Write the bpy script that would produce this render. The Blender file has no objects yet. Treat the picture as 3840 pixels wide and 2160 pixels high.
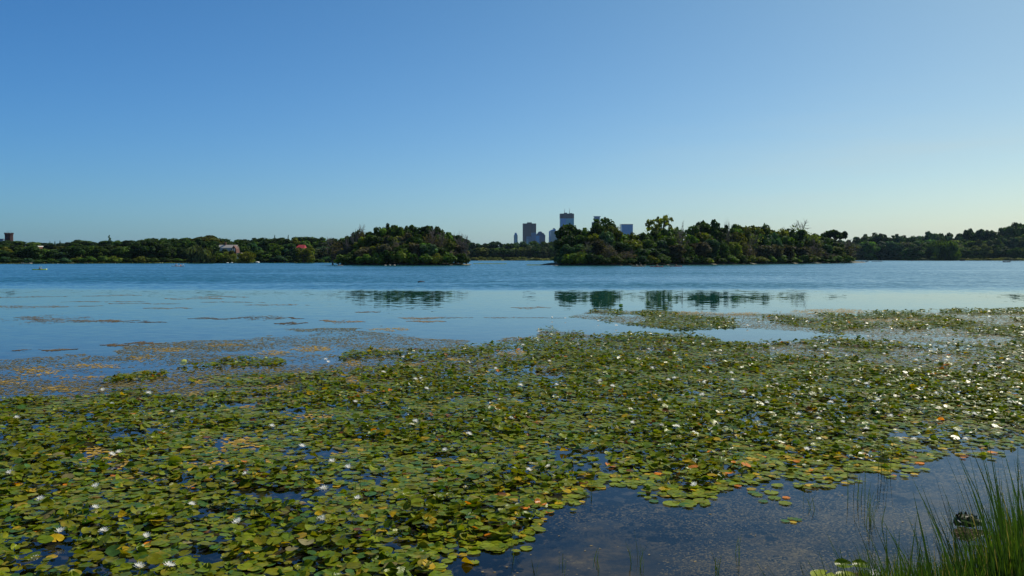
import bpy, bmesh, math, random
import numpy as np
from mathutils import Vector, Matrix

# ------------------------------------------------------------------ camera, sky, sun, exposure
S = bpy.context.scene
C = S.collection
F = 3014.0            # focal length in photo pixels (3840 wide)
HC = 3.0              # camera height above the water
PITCH = math.atan((1080 - 967) / F)
cam = bpy.data.cameras.new('camera'); co = bpy.data.objects.new('camera', cam); C.objects.link(co)
cam.sensor_width = 36; cam.lens = 36 * F / 3840; cam.clip_start = .05; cam.clip_end = 40000
co.location = (0, 0, HC); co.rotation_euler = (math.radians(90) - PITCH, 0, 0)
S.camera = co
SUN_EL, SUN_AZ = math.radians(44), math.radians(43)      # azimuth to the right of the view direction
W = bpy.data.worlds.new('World'); S.world = W; W.use_nodes = True
wn = W.node_tree.nodes; wl = W.node_tree.links
bg = wn['Background']
sky = wn.new('ShaderNodeTexSky'); sky.sky_type = 'NISHITA'; sky.sun_disc = False
sky.sun_elevation = SUN_EL; sky.sun_rotation = SUN_AZ
sky.altitude = 0; sky.air_density = 1.0; sky.dust_density = 0.8; sky.ozone_density = 4.5
hsv = wn.new('ShaderNodeHueSaturation'); hsv.inputs['Hue'].default_value = .5; hsv.inputs['Saturation'].default_value = 1.12
wl.new(sky.outputs[0], hsv.inputs['Color'])
wb = wn.new('ShaderNodeMix'); wb.data_type = 'RGBA'; wb.blend_type = 'MULTIPLY'; wb.inputs[0].default_value = 1     # the photo's cool white balance
wl.new(hsv.outputs[0], wb.inputs[6]); 
tcw = wn.new('ShaderNodeTexCoord'); sxw = wn.new('ShaderNodeSeparateXYZ'); wl.new(tcw.outputs['Generated'], sxw.inputs[0])
mrw = wn.new('ShaderNodeMapRange'); mrw.inputs['From Min'].default_value = -.55; mrw.inputs['From Max'].default_value = .55; wl.new(sxw.outputs[0], mrw.inputs['Value'])
tint = wn.new('ShaderNodeMix'); tint.data_type = 'RGBA'; wl.new(mrw.outputs[0], tint.inputs[0]); tint.inputs[6].default_value = (.50, 1.0, 1.28, 1); tint.inputs[7].default_value = (.90, 1.09, .95, 1)
wl.new(tint.outputs[2], wb.inputs[7])
hz = wn.new('ShaderNodeMapRange'); hz.inputs['From Min'].default_value = 0; hz.inputs['From Max'].default_value = .46; hz.interpolation_type = 'SMOOTHSTEP'; wl.new(sxw.outputs[2], hz.inputs['Value'])
ht = wn.new('ShaderNodeMix'); ht.data_type = 'RGBA'; wl.new(hz.outputs[0], ht.inputs[0]); ht.inputs[6].default_value = (1.25, 1.09, 1.16, 1); ht.inputs[7].default_value = (1, 1, 1, 1)
h2 = wn.new('ShaderNodeMix'); h2.data_type = 'RGBA'; h2.blend_type = 'MULTIPLY'; h2.inputs[0].default_value = 1; wl.new(wb.outputs[2], h2.inputs[6]); wl.new(ht.outputs[2], h2.inputs[7])
# very thin streaks of high cloud
cmap = wn.new('ShaderNodeMapping'); cmap.inputs['Scale'].default_value = (1.6, 1.6, 16); cmap.inputs['Rotation'].default_value = (0, .10, 0); wl.new(tcw.outputs['Generated'], cmap.inputs[0])
cn = wn.new('ShaderNodeTexNoise'); cn.inputs['Scale'].default_value = 1.5; cn.inputs['Detail'].default_value = 5; cn.inputs['Roughness'].default_value = .55; wl.new(cmap.outputs[0], cn.inputs['Vector'])
cr = wn.new('ShaderNodeMapRange'); cr.inputs['From Min'].default_value = .45; cr.inputs['From Max'].default_value = .85; cr.inputs['To Max'].default_value = .5; wl.new(cn.outputs['Fac'], cr.inputs['Value'])
cw1 = wn.new('ShaderNodeMapRange'); cw1.inputs['From Min'].default_value = .05; cw1.inputs['From Max'].default_value = .4; wl.new(sxw.outputs[0], cw1.inputs['Value'])
cw2 = wn.new('ShaderNodeMapRange'); cw2.inputs['From Min'].default_value = .20; cw2.inputs['From Max'].default_value = .10; wl.new(sxw.outputs[2], cw2.inputs['Value'])
cm1 = wn.new('ShaderNodeMath'); cm1.operation = 'MULTIPLY'; wl.new(cw1.outputs[0], cm1.inputs[0]); wl.new(cw2.outputs[0], cm1.inputs[1])
cm2 = wn.new('ShaderNodeMath'); cm2.operation = 'MULTIPLY'; wl.new(cm1.outputs[0], cm2.inputs[0]); wl.new(cr.outputs[0], cm2.inputs[1])
cx_ = wn.new('ShaderNodeMix'); cx_.data_type = 'RGBA'; wl.new(cm2.outputs[0], cx_.inputs[0]); wl.new(h2.outputs[2], cx_.inputs[6]); cx_.inputs[7].default_value = (7.5, 8.6, 8.4, 1)
wl.new(cx_.outputs[2], bg.inputs['Color']); bg.inputs['Strength'].default_value = 0.075
sl = bpy.data.lights.new('sun', 'SUN'); sl.energy = 4.9; sl.angle = math.radians(.53); sl.color = (1, .93, .78)
so = bpy.data.objects.new('sun', sl); C.objects.link(so)
SD = Vector((math.cos(SUN_EL) * math.sin(SUN_AZ), math.cos(SUN_EL) * math.cos(SUN_AZ), math.sin(SUN_EL)))
so.rotation_euler = SD.to_track_quat('Z', 'Y').to_euler(); so.location = (20, 0, 60)
S.view_settings.view_transform = 'Standard'; S.view_settings.look = 'None'
S.view_settings.exposure = 0; S.view_settings.gamma = 1; S.view_settings.use_curve_mapping = False
S.cycles.max_bounces = 6; S.cycles.transparent_max_bounces = 8
S.cycles.use_denoising = True
HAZE = .00002

# ------------------------------------------------------------------ pixel <-> world helpers
cp, sp = math.cos(PITCH), math.sin(PITCH)
def ray(x, y):
    dx = (x - 1920) / F; up = (1080 - y) / F
    return Vector((dx, cp + up * sp, -sp + up * cp))
def gp(x, y, z=0.0):                    # where the ray through a pixel meets height z
    r = ray(x, y); t = (z - HC) / r.z
    return Vector((r.x * t, r.y * t, z))
def at(x, y, Y):                        # where it meets depth Y
    r = ray(x, y); t = Y / r.y
    return Vector((r.x * t, Y, HC + r.z * t))
def XD(x, Y): return (x - 1920) / F * Y
def to_px(X, Y, Z=0.0):                 # arrays -> photo pixels
    dz = Z - HC
    f = Y * cp - dz * sp; u = Y * sp + dz * cp
    return 1920 + F * X / f, 1080 - F * u / f

rng = np.random.default_rng(7); R = random.Random(11)

def hashn(ix, iy, s):
    h = (ix.astype(np.int64) * 374761393 + iy.astype(np.int64) * 668265263 + s * 974634777) & 0xffffffff
    h = ((h ^ (h >> 13)) * 1274126177) & 0xffffffff
    return ((h ^ (h >> 16)) & 0xffff) / 65535.0
def vnoise(x, y, s=0):
    x = np.asarray(x, float); y = np.asarray(y, float)
    ix = np.floor(x); iy = np.floor(y); fx = x - ix; fy = y - iy
    fx = fx * fx * (3 - 2 * fx); fy = fy * fy * (3 - 2 * fy)
    a = hashn(ix, iy, s); b = hashn(ix + 1, iy, s); c = hashn(ix, iy + 1, s); d = hashn(ix + 1, iy + 1, s)
    return (a * (1 - fx) + b * fx) * (1 - fy) + (c * (1 - fx) + d * fx) * fy
def fbm(x, y, s=0, o=3):
    v = 0; a = .5; t = 0
    for i in range(o):
        v = v + a * vnoise(x * 2 ** i, y * 2 ** i, s + i); t += a; a *= .5
    return v / t

# ------------------------------------------------------------------ object helpers
def props(o, label=None, cat=None, group=None, kind=None):
    if label: o['label'] = label
    if cat: o['category'] = cat
    if group: o['group'] = group
    if kind: o['kind'] = kind
    return o
def empty(name, label, cat, loc=(0, 0, 0), rz=0, group=None):
    o = bpy.data.objects.new(name, None); o.empty_display_size = .2; C.objects.link(o)
    o.location = loc; o.rotation_euler = (0, 0, rz)
    return props(o, label, cat, group)
def link(name, me, mat=None, parent=None, loc=None):
    o = bpy.data.objects.new(name, me); C.objects.link(o)
    if mat is not None and not me.materials: me.materials.append(mat)
    if parent is not None: o.parent = parent
    if loc is not None: o.location = loc
    return o
def np_mesh(name, V, faces_n, idx, smooth=False, tint=None):
    """V (n,3); faces_n corner counts; idx flat corner indices; tint (n,3|4) point colours."""
    me = bpy.data.meshes.new(name); V = np.asarray(V, np.float32).reshape(-1, 3)
    if len(V) == 0: return me
    me.vertices.add(len(V)); me.vertices.foreach_set('co', V.ravel())
    idx = np.asarray(idx, np.int32); faces_n = np.asarray(faces_n, np.int32)
    me.loops.add(len(idx)); me.loops.foreach_set('vertex_index', idx)
    me.polygons.add(len(faces_n))
    st = np.concatenate([[0], np.cumsum(faces_n)])[:len(faces_n)].astype(np.int32)
    if len(faces_n): me.polygons.foreach_set('loop_start', st); 
    if len(faces_n): me.polygons.foreach_set('loop_total', faces_n)
    if smooth: me.polygons.foreach_set('use_smooth', np.ones(len(faces_n), bool))
    me.update(calc_edges=True)
    if tint is not None:
        t = np.ones((len(V), 4), np.float32); t[:, :3] = np.asarray(tint)[:, :3]
        a = me.color_attributes.new('tint', 'FLOAT_COLOR', 'POINT'); a.data.foreach_set('color', t.ravel())
    return me
class MB:
    """small mesh builder for boxes, tubes, lofts"""
    def __init__(s): s.v = []; s.f = []; s.sm = []
    def add(s, vs, fs, smooth=False):
        b = len(s.v); s.v += [tuple(p) for p in vs]; s.f += [tuple(i + b for i in f) for f in fs]; s.sm += [smooth] * len(fs)
    def box(s, x0, x1, y0, y1, z0, z1):
        s.add([(x0, y0, z0), (x1, y0, z0), (x1, y1, z0), (x0, y1, z0), (x0, y0, z1), (x1, y0, z1), (x1, y1, z1), (x0, y1, z1)],
              [(0, 3, 2, 1), (4, 5, 6, 7), (0, 1, 5, 4), (1, 2, 6, 5), (2, 3, 7, 6), (3, 0, 4, 7)])
    def tube(s, pts, rad, n=5, cap=True):
        pts = [Vector(p) for p in pts]
        if not hasattr(rad, '__len__'): rad = [rad] * len(pts)
        vs = []; fs = []
        for i, p in enumerate(pts):
            d = (pts[min(i + 1, len(pts) - 1)] - pts[max(i - 1, 0)]).normalized()
            a = d.orthogonal().normalized(); b = d.cross(a)
            if i and a.dot(pa) < 0: a = -a; b = -b
            pa = a
            for k in range(n):
                t = 2 * math.pi * k / n; vs.append(p + (a * math.cos(t) + b * math.sin(t)) * rad[i])
        for i in range(len(pts) - 1):
            for k in range(n):
                k2 = (k + 1) % n; fs.append((i * n + k, i * n + k2, (i + 1) * n + k2, (i + 1) * n + k))
        if cap: fs += [tuple(range(n))[::-1], tuple(range((len(pts) - 1) * n, len(pts) * n))]
        s.add(vs, fs, True)
    def lathe(s, prof, n=16, cx=0, cy=0):
        vs = []; fs = []
        for r, z in prof:
            for k in range(n): t = 2 * math.pi * k / n; vs.append((cx + r * math.cos(t), cy + r * math.sin(t), z))
        for i in range(len(prof) - 1):
            for k in range(n): k2 = (k + 1) % n; fs.append((i * n + k, i * n + k2, (i + 1) * n + k2, (i + 1) * n + k))
        fs += [tuple(range(n))[::-1], tuple(range((len(prof) - 1) * n, len(prof) * n))]
        s.add(vs, fs)
    def mesh(s, name):
        me = bpy.data.meshes.new(name); me.from_pydata(s.v, [], s.f); me.update()
        me.polygons.foreach_set('use_smooth', s.sm); return me
    def build(s, name, mat, parent=None, loc=None): return link(name, s.mesh(name), mat, parent, loc)

# ------------------------------------------------------------------ materials
def mat(name):
    m = bpy.data.materials.new(name); m.use_nodes = True; nt = m.node_tree
    return m, nt, nt.nodes['Principled BSDF'], nt.nodes['Material Output']
def nd(nt, typ, **k):
    n = nt.nodes.new(typ)
    for a, v in k.items():
        if a.startswith('i_'): n.inputs[a[2:].replace('_', ' ')].default_value = v
        else: setattr(n, a, v)
    return n
def math_(nt, op, a, b=None, c=None, clamp=False):
    n = nt.nodes.new('ShaderNodeMath'); n.operation = op; n.use_clamp = clamp
    for i, v in enumerate((a, b, c)):
        if v is None: continue
        if isinstance(v, (int, float)): n.inputs[i].default_value = v
        else: nt.links.new(v, n.inputs[i])
    return n.outputs[0]
def mixc(nt, f, a, b, mode='MIX'):
    n = nt.nodes.new('ShaderNodeMix'); n.data_type = 'RGBA'; n.blend_type = mode
    for s_, v in (('Factor', f), ('A', a), ('B', b)):
        sock = [q for q in n.inputs if q.name == s_ and (q.type == 'RGBA' or (s_ == 'Factor' and q.type == 'VALUE'))][0]
        if isinstance(v, (int, float)): sock.default_value = v
        elif isinstance(v, tuple): sock.default_value = (*v, 1) if len(v) == 3 else v
        else: nt.links.new(v, sock)
    return [q for q in n.outputs if q.type == 'RGBA'][0]
def ramp(nt, fac, stops):
    n = nt.nodes.new('ShaderNodeValToRGB'); e = n.color_ramp.elements
    while len(e) < len(stops): e.new(.5)
    for el, (p, c) in zip(e, stops): el.position = p; el.color = (*c, 1) if len(c) == 3 else c
    nt.links.new(fac, n.inputs[0]); return n.outputs[0]
def solid(name, col, rough=.6, metal=0, var=.25, scale=3.0, spec=.4):
    m, nt, p, o = mat(name)
    tc = nd(nt, 'ShaderNodeTexCoord'); n = nd(nt, 'ShaderNodeTexNoise', i_Scale=scale, i_Detail=4.0)
    nt.links.new(tc.outputs['Object'], n.inputs['Vector'])
    a = tuple(max(0, c * (1 - var)) for c in col); b = tuple(min(1, c * (1 + var)) for c in col)
    nt.links.new(mixc(nt, n.outputs['Fac'], a, b), p.inputs['Base Color'])
    p.inputs['Roughness'].default_value = rough; p.inputs['Metallic'].default_value = metal
    p.inputs['Specular IOR Level'].default_value = spec
    return m
def leafy(name, rough=.5, trans=.3, use_obj=True, spec=.3, tcol=(1.3, 1.5, .5), veins=False, coat=0.0):
    m, nt, p, o = mat(name)
    at_ = nd(nt, 'ShaderNodeAttribute', attribute_name='tint'); col = at_.outputs['Color']
    if use_obj:
        oi = nd(nt, 'ShaderNodeObjectInfo'); col = mixc(nt, 1.0, col, oi.outputs['Color'], 'MULTIPLY')
    if veins:
        tc = nd(nt, 'ShaderNodeTexCoord'); n = nd(nt, 'ShaderNodeTexNoise', i_Scale=18.0, i_Detail=3.0)
        nt.links.new(tc.outputs['Object'], n.inputs['Vector'])
        k = ramp(nt, n.outputs['Fac'], [(.3, (.72, .72, .7)), (.7, (1.2, 1.15, 1.1))])
        col = mixc(nt, 1.0, col, k, 'MULTIPLY')
        n2 = nd(nt, 'ShaderNodeTexNoise', i_Scale=60.0, i_Detail=2.0); nt.links.new(tc.outputs['Object'], n2.inputs['Vector'])
        b = nd(nt, 'ShaderNodeBump', i_Strength=.25, i_Distance=.01); nt.links.new(n2.outputs['Fac'], b.inputs['Height'])
        nt.links.new(b.outputs[0], p.inputs['Normal'])
    nt.links.new(col, p.inputs['Base Color']); p.inputs['Roughness'].default_value = rough
    p.inputs['Specular IOR Level'].default_value = spec
    p.inputs['Coat Weight'].default_value = coat; p.inputs['Coat Roughness'].default_value = .12
    tr = nd(nt, 'ShaderNodeBsdfTranslucent'); nt.links.new(mixc(nt, 1.0, col, tcol, 'MULTIPLY'), tr.inputs['Color'])
    mx = nd(nt, 'ShaderNodeMixShader'); mx.inputs[0].default_value = trans
    nt.links.new(p.outputs[0], mx.inputs[1]); nt.links.new(tr.outputs[0], mx.inputs[2]); nt.links.new(mx.outputs[0], o.inputs['Surface'])
    return m
M = {}
M['crown'] = leafy('foliage', .8, .3, True, .12, (1.5, 1.6, .3))
M['pad'] = leafy('lily_pad_skin', .28, .26, False, .06, (1.4, 1.4, .25), True)
M['algae'] = leafy('algae_flakes', .7, .1, False, .2)
M['grass'] = leafy('grass_blade', .4, .4, False, .4, (1.3, 1.5, .5))
M['petal'] = solid('white_petal', (.88, .88, .84), .5, var=.04)
_nt = M['petal'].node_tree; _t = _nt.nodes.new('ShaderNodeBsdfTranslucent'); _t.inputs[0].default_value = (.9, .9, .86, 1); _m = _nt.nodes.new('ShaderNodeMixShader'); _m.inputs[0].default_value = .45
_nt.links.new(_nt.nodes['Principled BSDF'].outputs[0], _m.inputs[1]); _nt.links.new(_t.outputs[0], _m.inputs[2]); _nt.links.new(_m.outputs[0], _nt.nodes['Material Output'].inputs['Surface'])
M['stamen'] = solid('yellow_stamen', (.75, .48, .04), .6)
M['bark'] = solid('bark', (.075, .06, .048), .9, var=.4)
M['dead'] = solid('grey_dead_wood', (.16, .13, .115), .9, var=.3)
M['drift'] = solid('bleached_driftwood', (.5, .45, .38), .8, var=.2)

# water: Fresnel mirror over clear shallow or deep water; wind ripples far out, calm near the bed
def water_mat():
    m, nt, p, o = mat('lake_water'); nt.nodes.remove(p)
    geo = nd(nt, 'ShaderNodeNewGeometry'); sep = nd(nt, 'ShaderNodeSeparateXYZ'); nt.links.new(geo.outputs['Position'], sep.inputs[0])
    X, Y = sep.outputs[0], sep.outputs[1]
    big = nd(nt, 'ShaderNodeTexNoise', i_Scale=1.0, i_Detail=3.0)
    mp = nd(nt, 'ShaderNodeMapping'); mp.inputs['Scale'].default_value = (.006, .03, 1); nt.links.new(geo.outputs['Position'], mp.inputs[0]); nt.links.new(mp.outputs[0], big.inputs['Vector'])
    # calm edge: about 73 m out, a little further on the left
    edge = math_(nt, 'ADD', Y, math_(nt, 'MULTIPLY', math_(nt, 'SUBTRACT', big.outputs['Fac'], .5), 36))
    edge = math_(nt, 'ADD', edge, math_(nt, 'MULTIPLY', X, .10))
    far = nt.nodes.new('ShaderNodeMapRange'); far.interpolation_type = 'SMOOTHSTEP'
    far.inputs['From Min'].default_value = 64; far.inputs['From Max'].default_value = 94; nt.links.new(edge, far.inputs['Value'])
    st = nd(nt, 'ShaderNodeTexNoise', i_Scale=1.0, i_Detail=4.0, i_Roughness=.6)
    mp3 = nd(nt, 'ShaderNodeMapping'); mp3.inputs['Scale'].default_value = (.012, .06, 1); mp3.inputs['Location'].default_value = (3.1, 7.7, 0)
    nt.links.new(geo.outputs['Position'], mp3.inputs[0]); nt.links.new(mp3.outputs[0], st.inputs['Vector'])
    streak = nt.nodes.new('ShaderNodeMapRange'); streak.inputs['From Min'].default_value = .35; streak.inputs['From Max'].default_value = .62
    streak.inputs['To Min'].default_value = .45; streak.inputs['To Max'].default_value = 1.0; nt.links.new(st.outputs['Fac'], streak.inputs['Value'])
    # slick calm streaks on the right
    rt = nt.nodes.new('ShaderNodeMapRange'); rt.inputs['From Min'].default_value = .25; rt.inputs['From Max'].default_value = .6; rt.inputs['To Min'].default_value = 0; rt.inputs['To Max'].default_value = .4
    nt.links.new(math_(nt, 'DIVIDE', X, math_(nt, 'MAXIMUM', Y, 1.0)), rt.inputs['Value'])
    slick = math_(nt, 'MULTIPLY', rt.outputs[0], math_(nt, 'GREATER_THAN', st.outputs['Fac'], .56))
    ampf = math_(nt, 'MULTIPLY', math_(nt, 'MULTIPLY', far.outputs[0], streak.outputs[0]), math_(nt, 'SUBTRACT', 1.0, slick))
    amp = math_(nt, 'ADD', math_(nt, 'MULTIPLY', ampf, .5), math_(nt, 'ADD', .024, math_(nt, 'MINIMUM', .022, math_(nt, 'MAXIMUM', 0.0, math_(nt, 'MULTIPLY', X, -.0022)))))
    n1 = nd(nt, 'ShaderNodeTexNoise', i_Scale=1.0, i_Detail=2.0, i_Roughness=.6)
    mp2 = nd(nt, 'ShaderNodeMapping'); mp2.inputs['Scale'].default_value = (1.3, 2.4, 1); nt.links.new(geo.outputs['Position'], mp2.inputs[0]); nt.links.new(mp2.outputs[0], n1.inputs['Vector'])
    n4 = nd(nt, 'ShaderNodeTexNoise', i_Scale=1.0, i_Detail=3.0, i_Roughness=.7); mp4 = nd(nt, 'ShaderNodeMapping'); mp4.inputs['Scale'].default_value = (.5, .18, 1)
    nt.links.new(geo.outputs['Position'], mp4.inputs[0]); nt.links.new(mp4.outputs[0], n4.inputs['Vector'])
    sc = nd(nt, 'ShaderNodeSeparateColor'); nt.links.new(n1.outputs['Color'], sc.inputs[0])
    nx = math_(nt, 'MULTIPLY', math_(nt, 'SUBTRACT', sc.outputs[0], .5), math_(nt, 'MULTIPLY', amp, .5))
    ny = math_(nt, 'SUBTRACT', math_(nt, 'MULTIPLY', math_(nt, 'SUBTRACT', sc.outputs[1], .5), amp), math_(nt, 'MULTIPLY', ampf, math_(nt, 'ADD', .02, math_(nt, 'MULTIPLY', n4.outputs['Fac'], .24))))
    cb = nd(nt, 'ShaderNodeCombineXYZ'); nt.links.new(nx, cb.inputs[0]); nt.links.new(ny, cb.inputs[1]); cb.inputs[2].default_value = 1
    vn = nd(nt, 'ShaderNodeVectorMath', operation='NORMALIZE'); nt.links.new(cb.outputs[0], vn.inputs[0]); N = vn.outputs[0]
    fr = nd(nt, 'ShaderNodeFresnel', i_IOR=1.33); nt.links.new(N, fr.inputs['Normal'])
    gl = nd(nt, 'ShaderNodeBsdfGlossy', i_Roughness=.0); gl.inputs['Color'].default_value = (.86, .93, 1, 1); nt.links.new(N, gl.inputs['Normal'])
    nt.links.new(math_(nt, 'MULTIPLY', far.outputs[0], .12), gl.inputs['Roughness'])
    tr = nd(nt, 'ShaderNodeBsdfTransparent'); tr.inputs['Color'].default_value = (.84, .87, .84, 1)
    df = nd(nt, 'ShaderNodeBsdfDiffuse'); df.inputs['Color'].default_value = (.006, .070, .062, 1)
    dm = nt.nodes.new('ShaderNodeMapRange'); dm.inputs['From Min'].default_value = 20; dm.inputs['From Max'].default_value = 60
    dm.inputs['To Min'].default_value = .0; dm.inputs['To Max'].default_value = 1; nt.links.new(Y, dm.inputs['Value'])
    m1 = nd(nt, 'ShaderNodeMixShader'); nt.links.new(dm.outputs[0], m1.inputs[0]); nt.links.new(tr.outputs[0], m1.inputs[1]); nt.links.new(df.outputs[0], m1.inputs[2])
    m2 = nd(nt, 'ShaderNodeMixShader'); nt.links.new(fr.outputs[0], m2.inputs[0]); nt.links.new(m1.outputs[0], m2.inputs[1]); nt.links.new(gl.outputs[0], m2.inputs[2])
    nt.links.new(m2.outputs[0], o.inputs['Surface'])
    return m
M['water'] = water_mat()

def terrain_mat():
    m, nt, p, o = mat('ground')
    geo = nd(nt, 'ShaderNodeNewGeometry'); sep = nd(nt, 'ShaderNodeSeparateXYZ'); nt.links.new(geo.outputs['Position'], sep.inputs[0])
    n = nd(nt, 'ShaderNodeTexNoise', i_Scale=.15, i_Detail=6.0); nt.links.new(geo.outputs['Position'], n.inputs['Vector'])
    grass = ramp(nt, n.outputs['Fac'], [(.3, (.035, .05, .012)), (.5, (.09, .10, .025)), (.7, (.16, .14, .05))])
    # lake bed: pondweed clumps over mud
    mp = nd(nt, 'ShaderNodeMapping'); mp.inputs['Scale'].default_value = (.9, 1.0, 1); mp.inputs['Rotation'].default_value = (0, 0, .35); nt.links.new(geo.outputs['Position'], mp.inputs[0])
    w = nd(nt, 'ShaderNodeTexNoise', i_Scale=1.7, i_Detail=9.0, i_Roughness=.74, i_Distortion=.15); nt.links.new(mp.outputs[0], w.inputs['Vector'])
    bed = ramp(nt, w.outputs['Fac'], [(.42, (.002, .006, .014)), (.52, (.035, .028, .016)), (.6, (.085, .06, .028)), (.72, (.24, .18, .08))])
    t = nt.nodes.new('ShaderNodeMapRange'); t.inputs['From Min'].default_value = -.12; t.inputs['From Max'].default_value = .08; nt.links.new(sep.outputs[2], t.inputs['Value'])
    nt.links.new(mixc(nt, t.outputs[0], bed, grass), p.inputs['Base Color'])
    p.inputs['Roughness'].default_value = .9; p.inputs['Specular IOR Level'].default_value = .1
    return m
M['ground'] = terrain_mat()

# ------------------------------------------------------------------ ground, islands, water
WLX = [-4000, 0, 640, 1230, 1500, 1770, 2090, 2600, 3200, 3840, 8000]
WLY = [991, 989, 986.5, 984.5, 981, 977, 977, 976.5, 976, 977, 980]
def shore_dist(px): return HC * F / (np.interp(px, WLX, WLY) - 967)
def land_z(X, Y):
    X = np.asarray(X, float); Y = np.asarray(Y, float)
    # near bank (camera stands on it)
    sh = 5.5 + .25 * np.sin(X * .9) + .12 * np.sin(X * 2.3 + 1) - np.clip(np.abs(X) - 30, 0, 200) * .06
    t = np.clip((sh - Y) / 3.6, -1, 1)
    bank = np.where(t > 0, 1.45 * t ** .9 if False else 1.45 * np.clip(t, 0, 1), 0)
    bed = -np.clip((Y - sh) * .16, 0, .34)
    deep = -np.clip((Y - 25) * .03, 0, 2.5)
    z = bank + bed + deep
    px = 1920 + F * X / np.maximum(Y, 1e-3)
    sd = shore_dist(np.where(Y > 1, px, 0))
    wob = 6 * (vnoise(X * .03, Y * .03, 5) - .5)
    k = (Y - sd + wob)
    rise = np.where(px < 1500, .055, .03)
    far = np.clip(k * .12, -3, 1.0) + np.clip(k - 8, 0, 160) * rise * (.8 + .4 * vnoise(X * .012, Y * .012, 9))
    z = np.where((Y > 60) & (k > -25), np.maximum(z, far), z)
    # sides far off axis close the lake
    ang = np.abs(X) / np.maximum(Y, 1e-3)
    side = np.clip((np.abs(X) - 900) * .02, -3, 6)
    z = np.where(Y > sh, np.maximum(z, side), z)
    return z
def lz(x, y): return float(land_z(np.array([x]), np.array([y]))[0])
az = np.concatenate([np.radians(np.arange(-44, 44.01, .4)), np.radians(np.arange(47, 314, 3.5))])
rr = [.4]
while rr[-1] < 12000: rr.append(rr[-1] * (1.03 if rr[-1] < 1500 else 1.12))
rr = np.array(rr); na, nr = len(az), len(rr)
A, RR = np.meshgrid(az, rr); GX = RR * np.sin(A); GY = RR * np.cos(A); GZ = land_z(GX, GY)
V = np.stack([GX, GY, GZ], -1).reshape(-1, 3)
i, j = np.meshgrid(np.arange(nr - 1), np.arange(na), indexing='ij'); j2 = (j + 1) % na
q = np.stack([i * na + j, (i + 1) * na + j, (i + 1) * na + j2, i * na + j2], -1).reshape(-1, 4)
V = np.vstack([V, [[0, 0, 1.45]]]); cen = len(V) - 1
tri = np.stack([np.full(na, cen), np.arange(na), (np.arange(na) + 1) % na], -1)
me = np_mesh('ground', V, [4] * len(q) + [3] * na, np.concatenate([q.ravel(), tri.ravel()]), True)
props(link('ground', me, M['ground']), kind='structure')
me = bpy.data.meshes.new('lake_water')
me.from_pydata([(-1600, -10, 0), (1600, -10, 0), (1600, 1500, 0), (-1600, 1500, 0)], [], [(0, 1, 2, 3)])
props(link('water', me, M['water']), kind='structure')

ISL2 = [(32, 333), (75, 373), (204, 514)]
def seg_d(X, Y, P):
    best = np.full(X.shape, 1e9)
    for (ax, ay), (bx, by) in zip(P[:-1], P[1:]):
        t = np.clip(((X - ax) * (bx - ax) + (Y - ay) * (by - ay)) / ((bx - ax) ** 2 + (by - ay) ** 2), 0, 1)
        best = np.minimum(best, np.hypot(X - ax - t * (bx - ax), Y - ay - t * (by - ay)))
    return best
I1C = (XD(1514, 345), 346)
def isl1(X, Y): return 1 - np.hypot((X - I1C[0]) / 28.5, (Y - I1C[1]) / 23)
def isl2(X, Y): return 1 - seg_d(X, Y, ISL2) / 20.5
def island_z(fn, X, Y):
    k = fn(X, Y) + .05 * (vnoise(X * .2, Y * .2, 3) - .5)
    return np.where(k > 0, .05 + 2.4 * np.clip(k, 0, 1) ** .7, k * 3)
def island_mat():
    m, nt, p, o = mat('island_ground')
    geo = nd(nt, 'ShaderNodeNewGeometry'); sep = nd(nt, 'ShaderNodeSeparateXYZ'); nt.links.new(geo.outputs['Position'], sep.inputs[0])
    n = nd(nt, 'ShaderNodeTexNoise', i_Scale=.8, i_Detail=5.0); nt.links.new(geo.outputs['Position'], n.inputs['Vector'])
    low = ramp(nt, n.outputs['Fac'], [(.4, (.05, .045, .03)), (.65, (.30, .26, .20))])
    t = nt.nodes.new('ShaderNodeMapRange'); t.inputs['From Min'].default_value = .16; t.inputs['From Max'].default_value = .30; nt.links.new(sep.outputs[2], t.inputs['Value'])
    nt.links.new(mixc(nt, t.outputs[0], low, (.035, .04, .015)), p.inputs['Base Color']); p.inputs['Roughness'].default_value = .95
    return m
M['isl'] = island_mat()
def island(fn, x0, x1, y0, y1, st):
    xs = np.arange(x0, x1, st); ys = np.arange(y0, y1, st); X, Y = np.meshgrid(xs, ys); Z = island_z(fn, X, Y)
    n, m_ = X.shape; i, j = np.meshgrid(np.arange(n - 1), np.arange(m_ - 1), indexing='ij')
    q = np.stack([i * m_ + j, i * m_ + j + 1, (i + 1) * m_ + j + 1, (i + 1) * m_ + j], -1).reshape(-1, 4)
    me = np_mesh('island', np.stack([X, Y, Z], -1).reshape(-1, 3), [4] * len(q), q.ravel(), True)
    props(link('island', me, M['isl']), kind='structure')
island(isl1, I1C[0] - 34, I1C[0] + 34, I1C[1] - 30, I1C[1] + 30, 1.0)
island(isl2, 0, 240, 300, 545, 1.5)

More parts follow.
